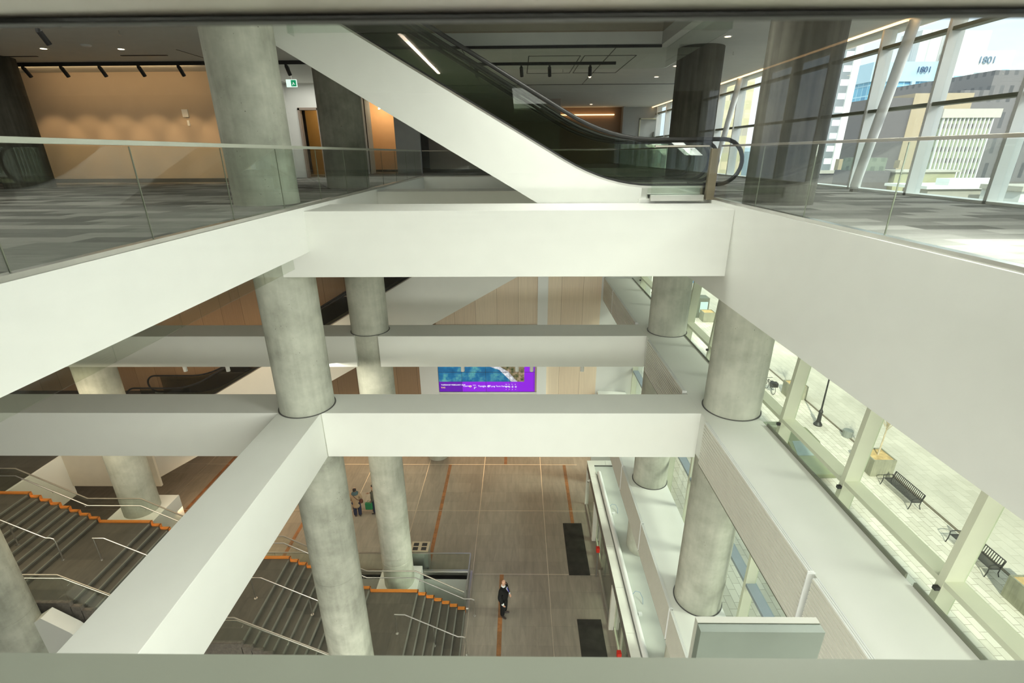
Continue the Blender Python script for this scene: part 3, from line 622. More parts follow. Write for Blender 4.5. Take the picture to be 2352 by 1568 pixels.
# guard round the stair well
guard('glass guard round the stair well beside the lowest flight, parallel to the beams', (-12.0, 15.95), (-2.03, 15.95), [-10.4, -8.8, -7.2, -5.6, -4.0], z0=0.12, zt=1.08, group='stair well guards', shoe=0.03, rail=STEEL)
guard('short glass guard closing the end of the stair well next to the lowest step', (-2.03, 14.1), (-2.03, 15.95), [], z0=0.12, zt=1.08, group='stair well guards', shoe=0.03, rail=STEEL)
bw_ = MB(); bw_.obox((-2.9, 14.9, -2.9), (0.09, 0.3, 0.1), 0.5); tag(bw_.build('cardboard_piece', plain('cardboard', rgb(176, 150, 112), 0.8)), 'scrap of brown cardboard at the bottom of the dark stair well', 'cardboard')

# ------------------------------------------------------------------ recycling bin, mats
t_ = thing('recycling_bin', (-4.25, 16.35, 0), 'steel recycling bin with square openings by the stair well guard', 'bin')
B(-4.62, -3.88, 16.08, 16.6, 0, 1.05).build('body', plain('steel_bin', (0.34, 0.36, 0.33), 0.3, 0.7), t_, bevel=0.01)
B(-4.64, -3.86, 16.06, 16.62, 1.05, 1.09).build('top_plate', plain('bin_top', rgb(186, 172, 148), 0.4, 0.3), t_)
for ix in (0, 1):
    for iy in (0, 1): B(-4.54 + ix * 0.36, -4.32 + ix * 0.36, 16.12 + iy * 0.24, 16.30 + iy * 0.24, 1.085, 1.094).build('opening', RUBBER, t_)
tag(B(2.17, 3.08, 15.86, 19.0, 0.002, 0.016).build('floor_mat', DARK), 'long charcoal floor mat by the farther vestibule doors', 'mat', 'charcoal entrance mats')
tag(B(2.27, 3.2, 10.6, 13.74, 0.002, 0.016).build('floor_mat', DARK), 'charcoal floor mat by the nearer vestibule doors, cut by the bottom edge', 'mat', 'charcoal entrance mats')

# ------------------------------------------------------------------ entrance vestibule
ves = thing('entrance_vestibule', (4.5, 12, 0), 'white roofed glass entrance vestibule with grey fascia band', 'vestibule')
B(3.66, 5.9, 2.0, 20.15, 2.38, 2.5).build('roof', plain('vestibule_roof', rgb(200, 204, 196), 0.6), ves)
cp = MB()
ys = [1.5, 4.2, 7.0, 9.8, 11.15, 12.9, 14.8, 17.0, 19.2, 20.5]
for a, b2 in zip(ys[:-1], ys[1:]): cp.box(3.42, 3.72, a + 0.006, b2 - 0.006, 2.56, 2.6)
cp.box(3.72, 4.3, 20.15, 20.5, 2.56, 2.6); cp.box(4.31, 5.9, 20.15, 20.5, 2.56, 2.6)
cp.build('coping', plain('coping_white', rgb(232, 233, 224), 0.5, var=0.015), ves)
fb = MB(); fb.box(3.44, 3.70, 1.5, 20.48, 2.12, 2.56); fb.box(3.7, 5.9, 20.3, 20.48, 2.12, 2.56); fb.build('fascia_band', DGREY, ves)
gl = MB(); B(3.50, 3.515, 18.0, 20.4, 0.05, 2.12).build('glass_pane', GLASS, ves); B(3.50, 3.515, 13.45, 16.1, 0.05, 2.12).build('glass_pane', GLASS, ves); B(3.50, 3.515, 8.0, 11.1, 0.05, 2.12).build('glass_pane', GLASS, ves)
pl = MB(); pl.box(3.42, 3.72, 17.85, 18.0, 0, 2.12); pl.box(3.42, 3.72, 13.3, 13.45, 0, 2.12); pl.box(3.42, 3.72, 7.9, 8.0, 0, 2.12); pl.box(3.42, 3.5, 20.38, 20.48, 0, 2.12); pl.build('pier', RIB, ves)
sl = MB(); sl.box(3.46, 3.54, 18.0, 20.4, 0, 0.06); sl.box(3.46, 3.54, 13.45, 16.1, 0, 0.06); sl.box(3.46, 3.54, 8.0, 11.1, 0, 0.06); sl.build('bottom_rail', STEEL, ves)
for (y0, y1) in [(16.1, 16.98), (17.0, 17.85), (11.1, 12.2), (12.22, 13.3)]:
    f = MB(); X0, X1 = 3.60, 3.65
    f.box(X0, X1, y0, y0 + 0.07, 0.02, 2.12); f.box(X0, X1, y1 - 0.07, y1, 0.02, 2.12); f.box(X0, X1, y0, y1, 2.03, 2.12); f.box(X0, X1, y0, y1, 0.02, 0.2)
    dfo = f.build('door', ALU, ves); B(3.62, 3.63, y0 + 0.07, y1 - 0.07, 0.2, 2.03).build('door_glass', GLASS, dfo); MB().cyl((3.56, y0 + 0.18, 0.8), (3.56, y0 + 0.18, 1.5), 0.016, n=8).build('door_handle', STEEL, dfo)
B(5.55, 5.6, 2.0, 20.3, 0, 2.4).build('outer_wall', GLASSG, ves)
tag(MB().cyl((3.86, 19.5, 2.62), (3.86, 2.5, 2.62), 0.095, n=20).build('white_pipe', ALUW, smooth=True), 'long white pipe lying on the vestibule roof behind the coping', 'pipe')
def tloop(x, y, n): return tag(MB().tube([(x, y, 2.62), (x + 0.12, y + 0.08, 2.68), (x + 0.27, y + 0.05, 2.66), (x + 0.33, y - 0.12, 2.58), (x + 0.3, y - 0.3, 2.51)], 0.008, 6).build('cable', plain('blue_cable', rgb(120, 150, 180), 0.5)), n, 'cable', 'cables on the vestibule roof')
tloop(3.95, 17.1, 'thin blue cable loop from the white pipe on the far part of the vestibule roof'); tloop(3.95, 12.6, 'thin blue cable loop from the white pipe on the near part of the vestibule roof')
for (y, n) in ((16.75, 'far'), (11.9, 'near')):
    tag(B(4.0, 4.12, y - 0.05, y + 0.05, 2.5, 2.58).build('junction_box', ALUW), 'small white junction box on the vestibule roof beside the %s cable loop' % n, 'box', 'junction boxes')
    j = 0
for (y, n) in ((15.8, 'red sensor box on a stem at the farther vestibule doors'), (11.25, 'red sensor box on a stem at the nearer vestibule doors, by the bottom edge')):
    t_ = thing('alarm_box', (3.3, y, 0), n, 'alarm box', 'red boxes at the doors'); B(3.24, 3.38, y - 0.08, y + 0.08, 1.38, 1.6).build('housing', RED, t_, bevel=0.01); B(3.29, 3.34, y - 0.02, y + 0.02, 0.0, 1.38).build('stem', DGREY, t_)
t_ = thing('security_camera', (3.36, 19.3, 2.3), 'small round camera on the grey vestibule fascia', 'camera'); MB().lathe([(0.02, 0), (0.07, 0.03), (0.08, 0.08), (0.05, 0.12)], (3.36, 19.3, 2.25), 14).build('dome', RIB, t_, smooth=True); MB().cyl((3.36, 19.3, 2.25), (3.31, 19.3, 2.22), 0.03, n=10).build('lens', RUBBER, t_)
# grey box just below the near balcony edge
t_ = thing('metal_enclosure', (1.0, 1.3, 14.4), 'pale grey green box projecting just beyond the near balcony edge', 'box')
B(0.775, 1.30, 1.49, 1.53, 14.3, 15.0).build('front_plate', plain('pale_enclosure', rgb(138, 148, 138), 0.45, 0.1, var=0.08), t_)
B(0.775, 1.30, 1.53, 1.56, 14.3, 15.004).build('back_plate', RIB, t_)

# ------------------------------------------------------------------ L3 street windows (window_1)
w1 = stE('window_1', (8.5, 0, 16))
yy = -23.95; ymul = []
while yy < 35: ymul.append(round(yy, 2)); yy += 1.95
for y in ymul:
    B(8.42, 8.72, y - 0.035, y + 0.035, 16.0, 19.5).build('mullion', ALUW, w1)
for z in (17.79, 19.12): B(8.46, 8.66, -24, 35, z - 0.035, z + 0.035).build('transom', ALUD, w1)
B(8.42, 8.72, -24, 35, 16.0, 16.05).build('window_sill', ALUW, w1)
for a, b2 in zip(ymul[:-1], ymul[1:]): B(8.60, 8.612, a + 0.036, b2 - 0.036, 16.05, 19.5).build('window_glass', GLASSU, w1)
tag(B(8.20, 8.28, -20, 33, 19.47, 19.5).build('led_strip', LEDO), 'warm linear light running along the ceiling above the street windows', 'light strip')
tag(B(-2.76, -2.68, -18.0, -6.0, 19.46, 19.49).build('led_strip', emis('bright_led', (1.0, 0.82, 0.62, 1), 22.0)), 'warm linear light seen as a slanting streak in the near glass', 'light strip')
for (p0, p1, n) in [((8.0, 12.2, 16.12), (8.32, 12.0, 19.5), 'slanting white round strut in front of the street windows, nearer of two'), ((7.9, 20.85, 16.12), (8.32, 20.6, 19.5), 'slanting white round strut beyond the dark columns, by the tan tower')]:
    t_ = thing('facade_strut', p0, n, 'strut', 'slanting window struts'); MB().cyl(p0, p1, 0.10, 0.11, 24).build('tube', ALUW, t_, smooth=True)
    MB().cyl((p0[0], p0[1], 16.05), p0, 0.045, 0.10, 16).build('cone', ALUW, t_, smooth=True); B(p0[0] - 0.06, p0[0] + 0.06, p0[1] - 0.06, p0[1] + 0.06, 16.0, 16.07).build('foot_bracket', DGREY, t_)
# L2 window (window_2) leaning outwards
w2 = stE('window_2', (5.55, 0, 10.4)); ln = lambda z: 5.65 + 0.07 * (z - 11.5)
yy = -1.35; ym2 = []
while yy < 40: ym2.append(yy); yy += 2.12
for y in ym2:
    m_ = MB(); m_.prism([(ln(9.6), 9.6), (ln(9.6) + 0.27, 9.6), (ln(15.3) + 0.27, 15.3), (ln(15.3), 15.3)], y - 0.08, y + 0.02, 'Y'); m_.build('mullion', ALU, w2)
    m_ = MB(); m_.box(5.58, 5.645, y - 0.075, y - 0.02, 11.40, 11.455); m_.build('bracket', BLACK, w2)
B(5.655, 5.92, -3, 40, 11.49, 11.57).build('transom', ALU, w2)
for a, b2 in zip(ym2[:-1], ym2[1:]):
    m_ = MB(); m_.prism([(ln(9.6) + 0.25, 9.6), (ln(9.6) + 0.26, 9.6), (ln(15.3) + 0.26, 15.3), (ln(15.3) + 0.25, 15.3)], a + 0.021, b2 - 0.081, 'Y'); m_.build('window_glass', GLASSG, w2)
w3 = stE('window_3', (5.6, 0, 0))
for y in ym2:
    B(5.65, 5.90, y - 0.08, y + 0.02, 0.0, 9.6).build('mullion', ALU, w3)
for z in (6.85, 3.3, 9.6): B(5.66, 5.92, -3, 40, z - 0.05, z + 0.04).build('transom', ALUB if z == 6.85 else ALUD, w3)
for a, b2 in zip(ym2[:-1], ym2[1:]): B(5.88, 5.89, a + 0.021, b2 - 0.081, 0, 9.6).build('window_glass', GLASSG, w3)

# ------------------------------------------------------------------ video wall and white surround
pil = MB(); pil.box(0.92, 1.4, 22.05, 22.15, 4.0, 15.3); pil.box(-4.94, -4.02, 22.05, 22.15, 4.0, 9.2); pil.box(-4.02, 0.92, 22.07, 22.15, 5.50, 5.60); pil.box(-4.02, 0.92, 22.07, 22.15, 8.85, 9.2)
st(pil.build('trim_6', ALUW))
vw = thing('video_wall', (-1.6, 22.1, 5.6), 'large video wall showing a coast from above with a purple information band', 'screen')
B(-4.0, 0.83, 22.06, 22.12, 5.62, 8.8).build('housing', BLACK, vw)
def screen_mat(kind):
    m, nt, out = newmat('screen_' + kind); L = nt.links.new; e = N(nt, 'ShaderNodeEmission', Strength=0.85)
    v = coords(nt); n = N(nt, 'ShaderNodeTexNoise', Scale={'sea': 1.3, 'beach': 9.0, 'land': 5.0}[kind], Detail=8.0, Roughness=0.65); L(v, n.inputs['Vector'])
    r = nt.nodes.new('ShaderNodeValToRGB'); el = r.color_ramp.elements
    cs = {'sea': [(0.3, rgb(16, 70, 110)), (0.5, rgb(30, 104, 150)), (0.62, rgb(90, 160, 160))], 'beach': [(0.35, rgb(140, 130, 135)), (0.5, rgb(190, 190, 200)), (0.65, rgb(240, 240, 245))], 'land': [(0.35, rgb(50, 66, 36)), (0.5, rgb(120, 108, 78)), (0.65, rgb(176, 150, 130))]}[kind]
    el[0].position, el[0].color = cs[0]; el[1].position, el[1].color = cs[2]; k = el.new(cs[1][0]); k.color = cs[1][1]
    L(n.outputs['Fac'], r.inputs[0]); L(r.outputs[0], e.inputs[0]); L(e.outputs[0], out.inputs[0]); return m
YS = 22.05
MB().prism([(-4.0, 6.2), (-0.35, 6.2), (-0.95, 6.85), (-1.9, 7.2), (-2.95, 7.5), (-3.4, 8.0), (-4.0, 8.4)], YS, YS + 0.01, 'Y').build('sea_image', screen_mat('sea'), vw)
MB().prism([(-0.35, 6.2), (-0.05, 6.2), (-0.5, 6.75), (-1.2, 7.2), (-2.0, 7.42), (-2.7, 7.62), (-2.8, 8.8), (-4.0, 8.8), (-4.0, 8.4), (-3.4, 8.0), (-2.95, 7.5), (-1.9, 7.2), (-0.95, 6.85)], YS, YS + 0.01, 'Y').build('beach_image', screen_mat('beach'), vw)
MB().prism([(-0.05, 6.2), (0.3, 6.2), (0.3, 8.8), (-2.8, 8.8), (-2.7, 7.62), (-2.0, 7.42), (-1.2, 7.2), (-0.5, 6.75)], YS, YS + 0.01, 'Y').build('land_image', screen_mat('land'), vw)
PUR = emis('purple_screen', rgb(134, 32, 208), 0.95); PUR2 = emis('dark_purple_screen', rgb(96, 20, 160), 0.95); WT = emis('white_text', (1, 1, 1, 1), 0.95); YT = emis('yellow_text', rgb(255, 220, 80), 0.95)
m_ = MB(); m_.box(0.3, 0.82, YS, YS + 0.01, 5.64, 8.8); m_.box(-2.83, 0.3, YS, YS + 0.01, 5.64, 6.2); m_.build('purple_band', PUR, vw)
B(-4.0, -2.83, YS, YS + 0.01, 5.64, 6.2).build('dark_purple_band', PUR2, vw)
sm = MB()
for x_ in (-2.83, -1.63, -0.43, 0.77): sm.box(x_ - 0.006, x_ + 0.006, YS - 0.004, YS, 5.64, 8.8)
sm.box(-4.0, 0.83, YS - 0.004, YS, 6.72, 6.735); sm.build('panel_joint', BLACK, vw)
RX = (math.pi / 2, 0, 0)
def vt(s_, size, x_, z_, mt=WT): text('screen_lettering', s_, size, (x_, YS - 0.006, z_), RX, mt, vw, 0.001)
vt('TUESDAY', 0.10, -3.9, 5.99); vt('27 FEBRUARY 2018', 0.10, -3.5, 5.99); vt('9:43', 0.12, -3.9, 5.83, YT)
vt('Current', 0.13, -2.78, 5.92); vt('Halifax', 0.06, -2.3, 5.99); vt('3\u00b0', 0.16, -2.26, 5.80); vt('Tonight', 0.13, -2.03, 5.91); vt('-4\u00b0', 0.15, -1.78 + 0.2, 5.90); vt('Long Term Forecast', 0.115, -1.4, 5.91)
for k, d in enumerate(('Wed', 'Thu', 'Fri', 'Sat')): vt(d, 0.05, -0.66 + 0.16 * k, 6.04); vt('%d\u00b0' % (4 - k), 0.06, -0.64 + 0.16 * k, 5.75)
def ring(x_, z_, r_, mt, nm='weather_icon'):
    MB().tube([(x_ + r_ * math.cos(2 * math.pi * k / 16), YS - 0.008, z_ + r_ * math.sin(2 * math.pi * k / 16)) for k in range(17)], 0.008, 6).build(nm, mt, vw)
ring(-2.43, 5.94, 0.05, YT); ring(-1.5, 5.95, 0.05, WT)
for k in range(4): ring(-0.61 + 0.16 * k, 5.92, 0.035, WT)

# spotlights under the second beam
proto = None
spots = [(320, -11.6), (422, -10.1), (608, -7.3), (1055, -1.92), (1185, -0.05), (1217, 0.46), (1335, 2.2)]
for i, (px, x_) in enumerate(spots):
    lab = ['leftmost white spotlight under the second beam, above the escalator handrails', 'white spotlight under the second beam above the handrail loops', 'white spotlight under the second beam just left of the big weathered column', 'white spotlight hanging over the blue sea of the video wall', 'white spotlight over the brown shore of the video wall', 'white spotlight over the purple edge of the video wall', 'white spotlight in front of the wood wall right of the video wall'][i]
    if proto is None:
        t_ = thing('spotlight', (x_, 15.3, 10.4), lab, 'spotlight', 'white spotlights under the second beam')
        B(x_ - 0.04, x_ + 0.04, 15.26, 15.34, 10.36, 10.4).build('base', ALUW, t_); MB().cyl((x_, 15.3, 9.88), (x_, 15.3, 10.14), 0.065, n=16).build('can', ALUW, t_, smooth=True); MB().cyl((x_, 15.3, 10.14), (x_, 15.3, 10.36), 0.02, n=8).build('stem', ALUW, t_, smooth=True); MB().cyl((x_, 15.3, 9.875), (x_, 15.3, 9.88), 0.045, n=16).build('lens', emis('soft_lens', (1, .9, .75, 1), 1.5), t_)
        proto = t_
    else:
        t_ = copy_tree(proto); t_.location = (x_, 15.3, 10.4); t_['label'] = lab

# ------------------------------------------------------------------ L3 ceiling fittings
def track(x0, x1, y, z, label):
    return tag(B(x0, x1, y - 0.02, y + 0.02, z, 19.5).build('lighting_track', BLACK), label, 'lighting track', 'black ceiling tracks')
track(-15.0, -6.0, 16.35, 19.40, 'black lighting track along the top of the beige wall'); track(-14.0, -9.6, 11.8, 19.43, 'short black lighting track at the top left corner'); track(-1.4, 3.0, 17.0, 19.42, 'black lighting track on the ceiling behind the escalator')
proto = None
sp = [(-14.82, 16.35, 'leftmost black track spot over the beige wall'), (-13.67, 16.35, 'second black track spot over the beige wall'), (-12.51, 16.35, 'middle black track spot over the beige wall'), (-11.33, 16.35, 'fourth black track spot, above the wall switch'), (-10.13, 16.35, 'black track spot nearest the big left column'), (-6.9, 16.35, 'black track spot right of the big column, by the green exit sign'), (-10.12, 11.8, 'black track spot at the top left corner'),
      (-1.3, 17.0, 'dark track spot behind the escalator handrails'), (0.1, 17.0, 'dark track spot crossed by the escalator handrail'), (0.97, 17.0, 'unlit black track spot behind the escalator'), (2.22, 17.0, 'glowing black track spot at the track end behind the escalator')]
for (x_, y_, lab) in sp:
    if proto is None:
        t_ = thing('track_spot', (x_, y_, 19.4), lab, 'track spotlight', 'black track spotlights'); B(x_ - 0.03, x_ + 0.03, y_ - 0.03, y_ + 0.03, 19.33, 19.41).build('bracket', BLACK, t_)
        MB().cyl((x_, y_ + 0.02, 19.36), (x_ + 0.02, y_ + 0.16, 19.14), 0.055, n=16).build('can', BLACK, t_, smooth=True); proto = t_
    else: t_ = copy_tree(proto); t_.location = (x_, y_, 19.4); t_['label'] = lab
tag(MB().cyl((2.24, 17.15, 19.12), (2.24, 17.16, 19.128), 0.04, n=14).build('spot_lens', LAMP), 'glowing lens of the lit track spot behind the escalator', 'lamp lens')
for x_ in (-15.97, -14.82, -13.67, -12.51, -11.33, -10.13):
    l = bpy.data.lights.new('wall_spot', 'SPOT'); l.energy = 62; l.color = (1.0, 0.64, 0.34); l.spot_size = math.radians(62); l.spot_blend = 0.6; l.shadow_soft_size = 0.04
    o = bpy.data.objects.new('wall_spot', l); COL.objects.link(o); o.location = (x_, 16.6, 19.05); aim(o, (0, 1.6, -2.35))
area((-13, 16.9, 19.45), (6, 0.3), (0, 1, -0.2), 26, (1.0, 0.66, 0.36), 'wall_top_glow')
for i, (x_, y_, lab) in enumerate([(-12.28, 14.32, 'round recessed downlight at top left, left of two'), (-10.36, 14.46, 'round recessed downlight at top left, right of two'), (5.05, 13.61, 'recessed downlight between the two dark columns, high on the ceiling'), (5.08, 17.85, 'recessed downlight just left of the rear dark column'), (5.09, 20.24, 'recessed downlight further behind the rear dark column'), (4.18, 30.85, 'small recessed downlight near the far brown wall')]):
    t_ = thing('downlight', (x_, y_, 19.5), lab, 'downlight', 'recessed ceiling downlights'); MB().cyl((x_, y_, 19.49), (x_, y_, 19.5), 0.11, n=20).build('rim', ALUW, t_); MB().cyl((x_, y_, 19.486), (x_, y_, 19.49), 0.07, n=20).build('lens', LAMP, t_)
for (x_, y_, lab) in [(-10.86, 13.95, 'white round smoke detector on the ceiling between the left downlights'), (-8.6, 15.9, 'small white smoke detector near the big left column'), (7.0, 15.3, 'flat round ceiling speaker by the window light strip'), (7.1, 21.0, 'flat round ceiling speaker farther along the window light strip')]:
    tag(MB().lathe([(0.02, -0.05), (0.09, -0.04), (0.12, -0.01), (0.12, 0)], (x_, y_, 19.5), 18).build('ceiling_disc', ALUW, smooth=True), lab, 'detector', 'round ceiling fittings')
for (x_, y_, lab) in [(-8.9, 12.5, 'sprinkler head on the left ceiling'), (6.0, 15.6, 'sprinkler head between the dark columns on the right ceiling'), (1.5, 18.4, 'sprinkler head on the ceiling panels behind the escalator')]:
    m_ = MB(); m_.cyl((x_, y_, 19.42), (x_, y_, 19.5), 0.012, n=8); m_.cyl((x_, y_, 19.41), (x_, y_, 19.42), 0.035, n=10); tag(m_.build('sprinkler', STEEL), lab, 'sprinkler', 'sprinkler heads')
t_ = thing('exit_sign', (-7.3, 17.5, 18.9), 'green and white running figure exit sign by the stained column', 'exit sign'); B(-7.42, -7.08, 17.4, 17.43, 18.92, 19.14).build('sign_face', emis('sign_white', (0.8, 1, 0.9, 1), 0.8), t_); B(-7.26, -7.1, 17.39, 17.4, 18.94, 19.12).build('green_panel', emis('sign_green', rgb(30, 150, 100), 0.7), t_)
m_ = MB(); m_.tube([(-7.19, 17.385, 19.06), (-7.17, 17.385, 19.02), (-7.14, 17.385, 18.99)], 0.008, 6); m_.tube([(-7.19, 17.385, 19.03), (-7.22, 17.385, 18.97)], 0.008, 6); m_.build('running_figure', emis('fig', (1, 1, 1, 1), 0.8), t_); B(-7.26, -7.24, 17.41, 17.42, 19.14, 19.5).build('hanger', STEEL, t_)
t_ = thing('wall_switch', (-11.35, 18.17, 17.9), 'small white thermostat and switch plate on the beige wall', 'switch'); B(-11.48, -11.28, 18.16, 18.2, 18.12, 18.36).build('thermostat', ALUW, t_); B(-11.38, -11.3, 18.17, 18.2, 17.85, 18.02).build('switch_plate', ALUW, t_)
tag(B(-10.05, -9.9, 18.17, 18.2, 16.5, 16.65).build('wall_outlet', DGREY), 'small grey outlet low on the beige wall by the big column', 'outlet')
tag(B(-7.85, -7.7, 21.27, 21.3, 17.2, 17.5).build('room_sign', GREYW), 'small grey room sign on the white wall right of the lit doorway', 'sign')

# ------------------------------------------------------------------ people
def skin(name, nodes, edges, mat, parent, sub=2, root=0):
    off = Vector((0, 0, 0)); p = parent
    while p is not None: off += p.location; p = p.parent
    me = bpy.data.meshes.new(name); me.from_pydata([Vector(n[0]) for n in nodes], edges, []); me.materials.append(mat)
    o = bpy.data.objects.new(name, me); COL.objects.link(o); o.parent = parent
    mo = o.modifiers.new('skin', 'SKIN'); mo.use_smooth_shade = True
    if not me.skin_vertices: me.skin_vertices.new(name='')
    for i, n in enumerate(nodes):
        r = n[1]; me.skin_vertices[0].data[i].radius = (r, r) if not isinstance(r, tuple) else r; me.skin_vertices[0].data[i].use_root = (i == root)
    s_ = o.modifiers.new('sub', 'SUBSURF'); s_.levels = sub; s_.render_levels = sub
    return o
SKIN = plain('skin', rgb(214, 168, 142), 0.5, var=0.04); SUIT = plain('black_suit_cloth', rgb(24, 25, 24), 0.85, var=0.1, spec=0.1); SHIRT = plain('white_shirt', rgb(232, 238, 240), 0.7); TIE = plain('blue_tie', rgb(74, 70, 190), 0.5); SHOE = plain('dark_shoes', rgb(52, 42, 38), 0.4)
COAT = plain('khaki_coat', rgb(170, 144, 114), 0.9, var=0.08); SCARF = plain('teal_scarf', rgb(70, 92, 98), 0.9, var=0.15); JEANS = plain('navy_jeans', rgb(28, 34, 62), 0.9); BOOT = plain('brown_boots', rgb(62, 48, 40), 0.6); HAIR = plain('dark_brown_hair', rgb(38, 28, 24), 0.7, var=0.15); GBAG = plain('green_bag', rgb(24, 120, 72), 0.6); OLIVE = plain('olive_jacket', rgb(80, 78, 66), 0.9); BROWNB = plain('brown_bag', rgb(92, 48, 34), 0.5)
def person(name, loc, rz, H, label, style):
    """local frame: faces +X, left side +Y, z up from the floor"""
    t_ = thing(name, loc, label, 'person'); k = H / 1.80
    def S(p): return (p[0] * k, p[1] * k, p[2] * k)
    hands = style['hands']  # (right hand pos, left hand pos)
    rh, lh = hands
    re_, le_ = style['elbows']
    # one continuous body: pelvis root
    nodes = [((0, 0, 0.95), 0.07), ((0, 0, 1.15), 0.065), ((0.0, 0, 1.36), 0.07), ((0.0, 0, 1.50), 0.055), ((0.015, 0, 1.58), 0.055), ((0.02, 0, 1.66), (0.082, 0.092)), ((0.01, 0, 1.75), (0.07, 0.08)),
             ((0, -0.13, 1.38), 0.034), ((re_[0], re_[1], re_[2]), 0.030), ((rh[0], rh[1], rh[2]), 0.026), ((0, 0.13, 1.38), 0.034), ((le_[0], le_[1], le_[2]), 0.030), ((lh[0], lh[1], lh[2]), 0.028),
             ((0.0, -0.08, 0.90), 0.06), ((0.02, -0.11, 0.50), 0.05), ((0.0, -0.11, 0.09), 0.040), ((0.0, 0.08, 0.90), 0.06), ((0.02, 0.11, 0.50), 0.05), ((0.0, 0.11, 0.09), 0.040)]
    edges = [(0, 1), (1, 2), (2, 3), (3, 4), (4, 5), (5, 6), (2, 7), (7, 8), (8, 9), (2, 10), (10, 11), (11, 12), (0, 13), (13, 14), (14, 15), (0, 16), (16, 17), (17, 18)]
    skin('body', [(S(p), (r * k if not isinstance(r, tuple) else tuple(q * k for q in r))) for p, r in nodes], edges, SKIN, t_)
    # face
    fm = MB(); fm.lathe([(0.004, -0.02), (0.014, -0.012), (0.012, 0.01), (0.004, 0.02)], (0.112 * k, 0, 1.655 * k), 10)
    fm.build('nose', SKIN, t_).location = (0, 0, 0)
    for n_, m2 in (('ear', 1), ('ear', -1)):
        e_ = MB(); e_.lathe([(0.004, -0.032), (0.014, -0.015), (0.016, 0.01), (0.006, 0.03)], (0.01 * k, m2 * 0.092 * k, 1.66 * k), 10); e_.build('ear', SKIN, t_)
    ey = MB()
    for m2 in (1, -1): ey.obox((0.098 * k, m2 * 0.032 * k, 1.675 * k), (0.004, 0.012, 0.005))
    ey.build('eyes', HAIR, t_); mo_ = MB(); mo_.obox((0.098 * k, 0, 1.615 * k), (0.004, 0.022, 0.004)); mo_.build('mouth', plain('lips', rgb(170, 100, 90), 0.5), t_)
    # hands: palm plus four fingers and a thumb, each hand one skinned mesh
    for (hp, el) in ((rh, re_), (lh, le_)):
        d = (Vector(hp) - Vector(el)).normalized(); s_ = Vector((d.z, 0, -d.x)).normalized() if abs(d.z) > 0.1 else Vector((0, 0, 1)); hp = Vector(hp)
        sd = d.cross(Vector((0, 1, 0))).normalized() if abs(d.y) < 0.9 else Vector((1, 0, 0)); inn = Vector((0, -1 if hp.y > 0 else 1, 0))
        nd = [(hp - d * 0.01, 0.024), (hp + d * 0.05, 0.032)]; ed = [(0, 1)]
        for fi, (o_, ln_) in enumerate(((-0.03, 0.062), (-0.01, 0.075), (0.01, 0.070), (0.03, 0.052))):
            b0_ = hp + d * 0.085 + sd * o_; nd += [(b0_, 0.010), (b0_ + d * ln_ * 0.55 + inn * 0.01, 0.009), (b0_ + d * ln_ * 0.85 + inn * 0.032, 0.007)]; j_ = 2 + fi * 3; ed += [(1, j_), (j_, j_ + 1), (j_ + 1, j_ + 2)]
        j_ = 14; nd += [(hp + d * 0.035 - sd * 0.045, 0.012), (hp + d * 0.085 - sd * 0.06 + inn * 0.012, 0.009)]; ed += [(0, j_), (j_, j_ + 1)]
        skin('hand', [(S(tuple(p)), r * k) for p, r in nd], ed, SKIN, t_, 1)
    # clothes
    tm, lm, sm_ = style['top'], style['legs'], style['shoes']
    tn = [((0, 0, style['hem']), style['hemr']), ((0, 0, 1.08), 0.185), ((0.0, 0, 1.30), (0.20, 0.18)), ((0, 0, 1.45), (0.10, 0.09)), ((0, -0.18, 1.41), 0.10), ((re_[0], re_[1], re_[2]), 0.074), ((rh[0] * .9 + re_[0] * .1, rh[1] * .9 + re_[1] * .1, rh[2] * .9 + re_[2] * .1), 0.046), ((0, 0.18, 1.41), 0.10), ((le_[0], le_[1], le_[2]), 0.074), ((lh[0] * .9 + le_[0] * .1, lh[1] * .9 + le_[1] * .1, lh[2] * .9 + le_[2] * .1), 0.046)]
    skin('jacket' if style['hem'] > 0.7 else 'coat', [(S(p), (r * k if not isinstance(r, tuple) else tuple(q * k for q in r))) for p, r in tn], [(0, 1), (1, 2), (2, 3), (2, 4), (4, 5), (5, 6), (2, 7), (7, 8), (8, 9)], tm, t_)
    ln2 = [((0, 0, 0.96), 0.145), ((0.0, -0.10, 0.86), 0.125), ((0.02, -0.115, 0.50), 0.105), ((-0.01, -0.115, 0.08), 0.088), ((0.0, 0.10, 0.86), 0.125), ((0.02, 0.115, 0.50), 0.105), ((-0.01, 0.115, 0.08), 0.088)]
    skin('trousers', [(S(p), r * k) for p, r in ln2], [(0, 1), (1, 2), (2, 3), (0, 4), (4, 5), (5, 6)], lm, t_)
    for s2_, toe in ((-1, style['toe'][0]), (1, style['toe'][1])):
        a_ = toe; dx, dy = math.cos(a_), math.sin(a_); c_ = (0.0, s2_ * 0.115)
        skin('shoe' if not style.get('boots') else 'boot', [(S((c_[0] - dx * 0.05, c_[1] - dy * 0.05, 0.045)), 0.042 * k), (S((c_[0] + dx * 0.07, c_[1] + dy * 0.07, 0.038)), (0.045 * k, 0.034 * k)), (S((c_[0] + dx * 0.18, c_[1] + dy * 0.18, 0.030)), (0.036 * k, 0.026 * k)), (S((c_[0] - dx * 0.02, c_[1], 0.30 if style.get('boots') else 0.11)), (0.062 if style.get('boots') else 0.045) * k)], [(0, 1), (1, 2), (0, 3)], sm_, t_)
    t_.rotation_euler[2] = rz
    return t_, k
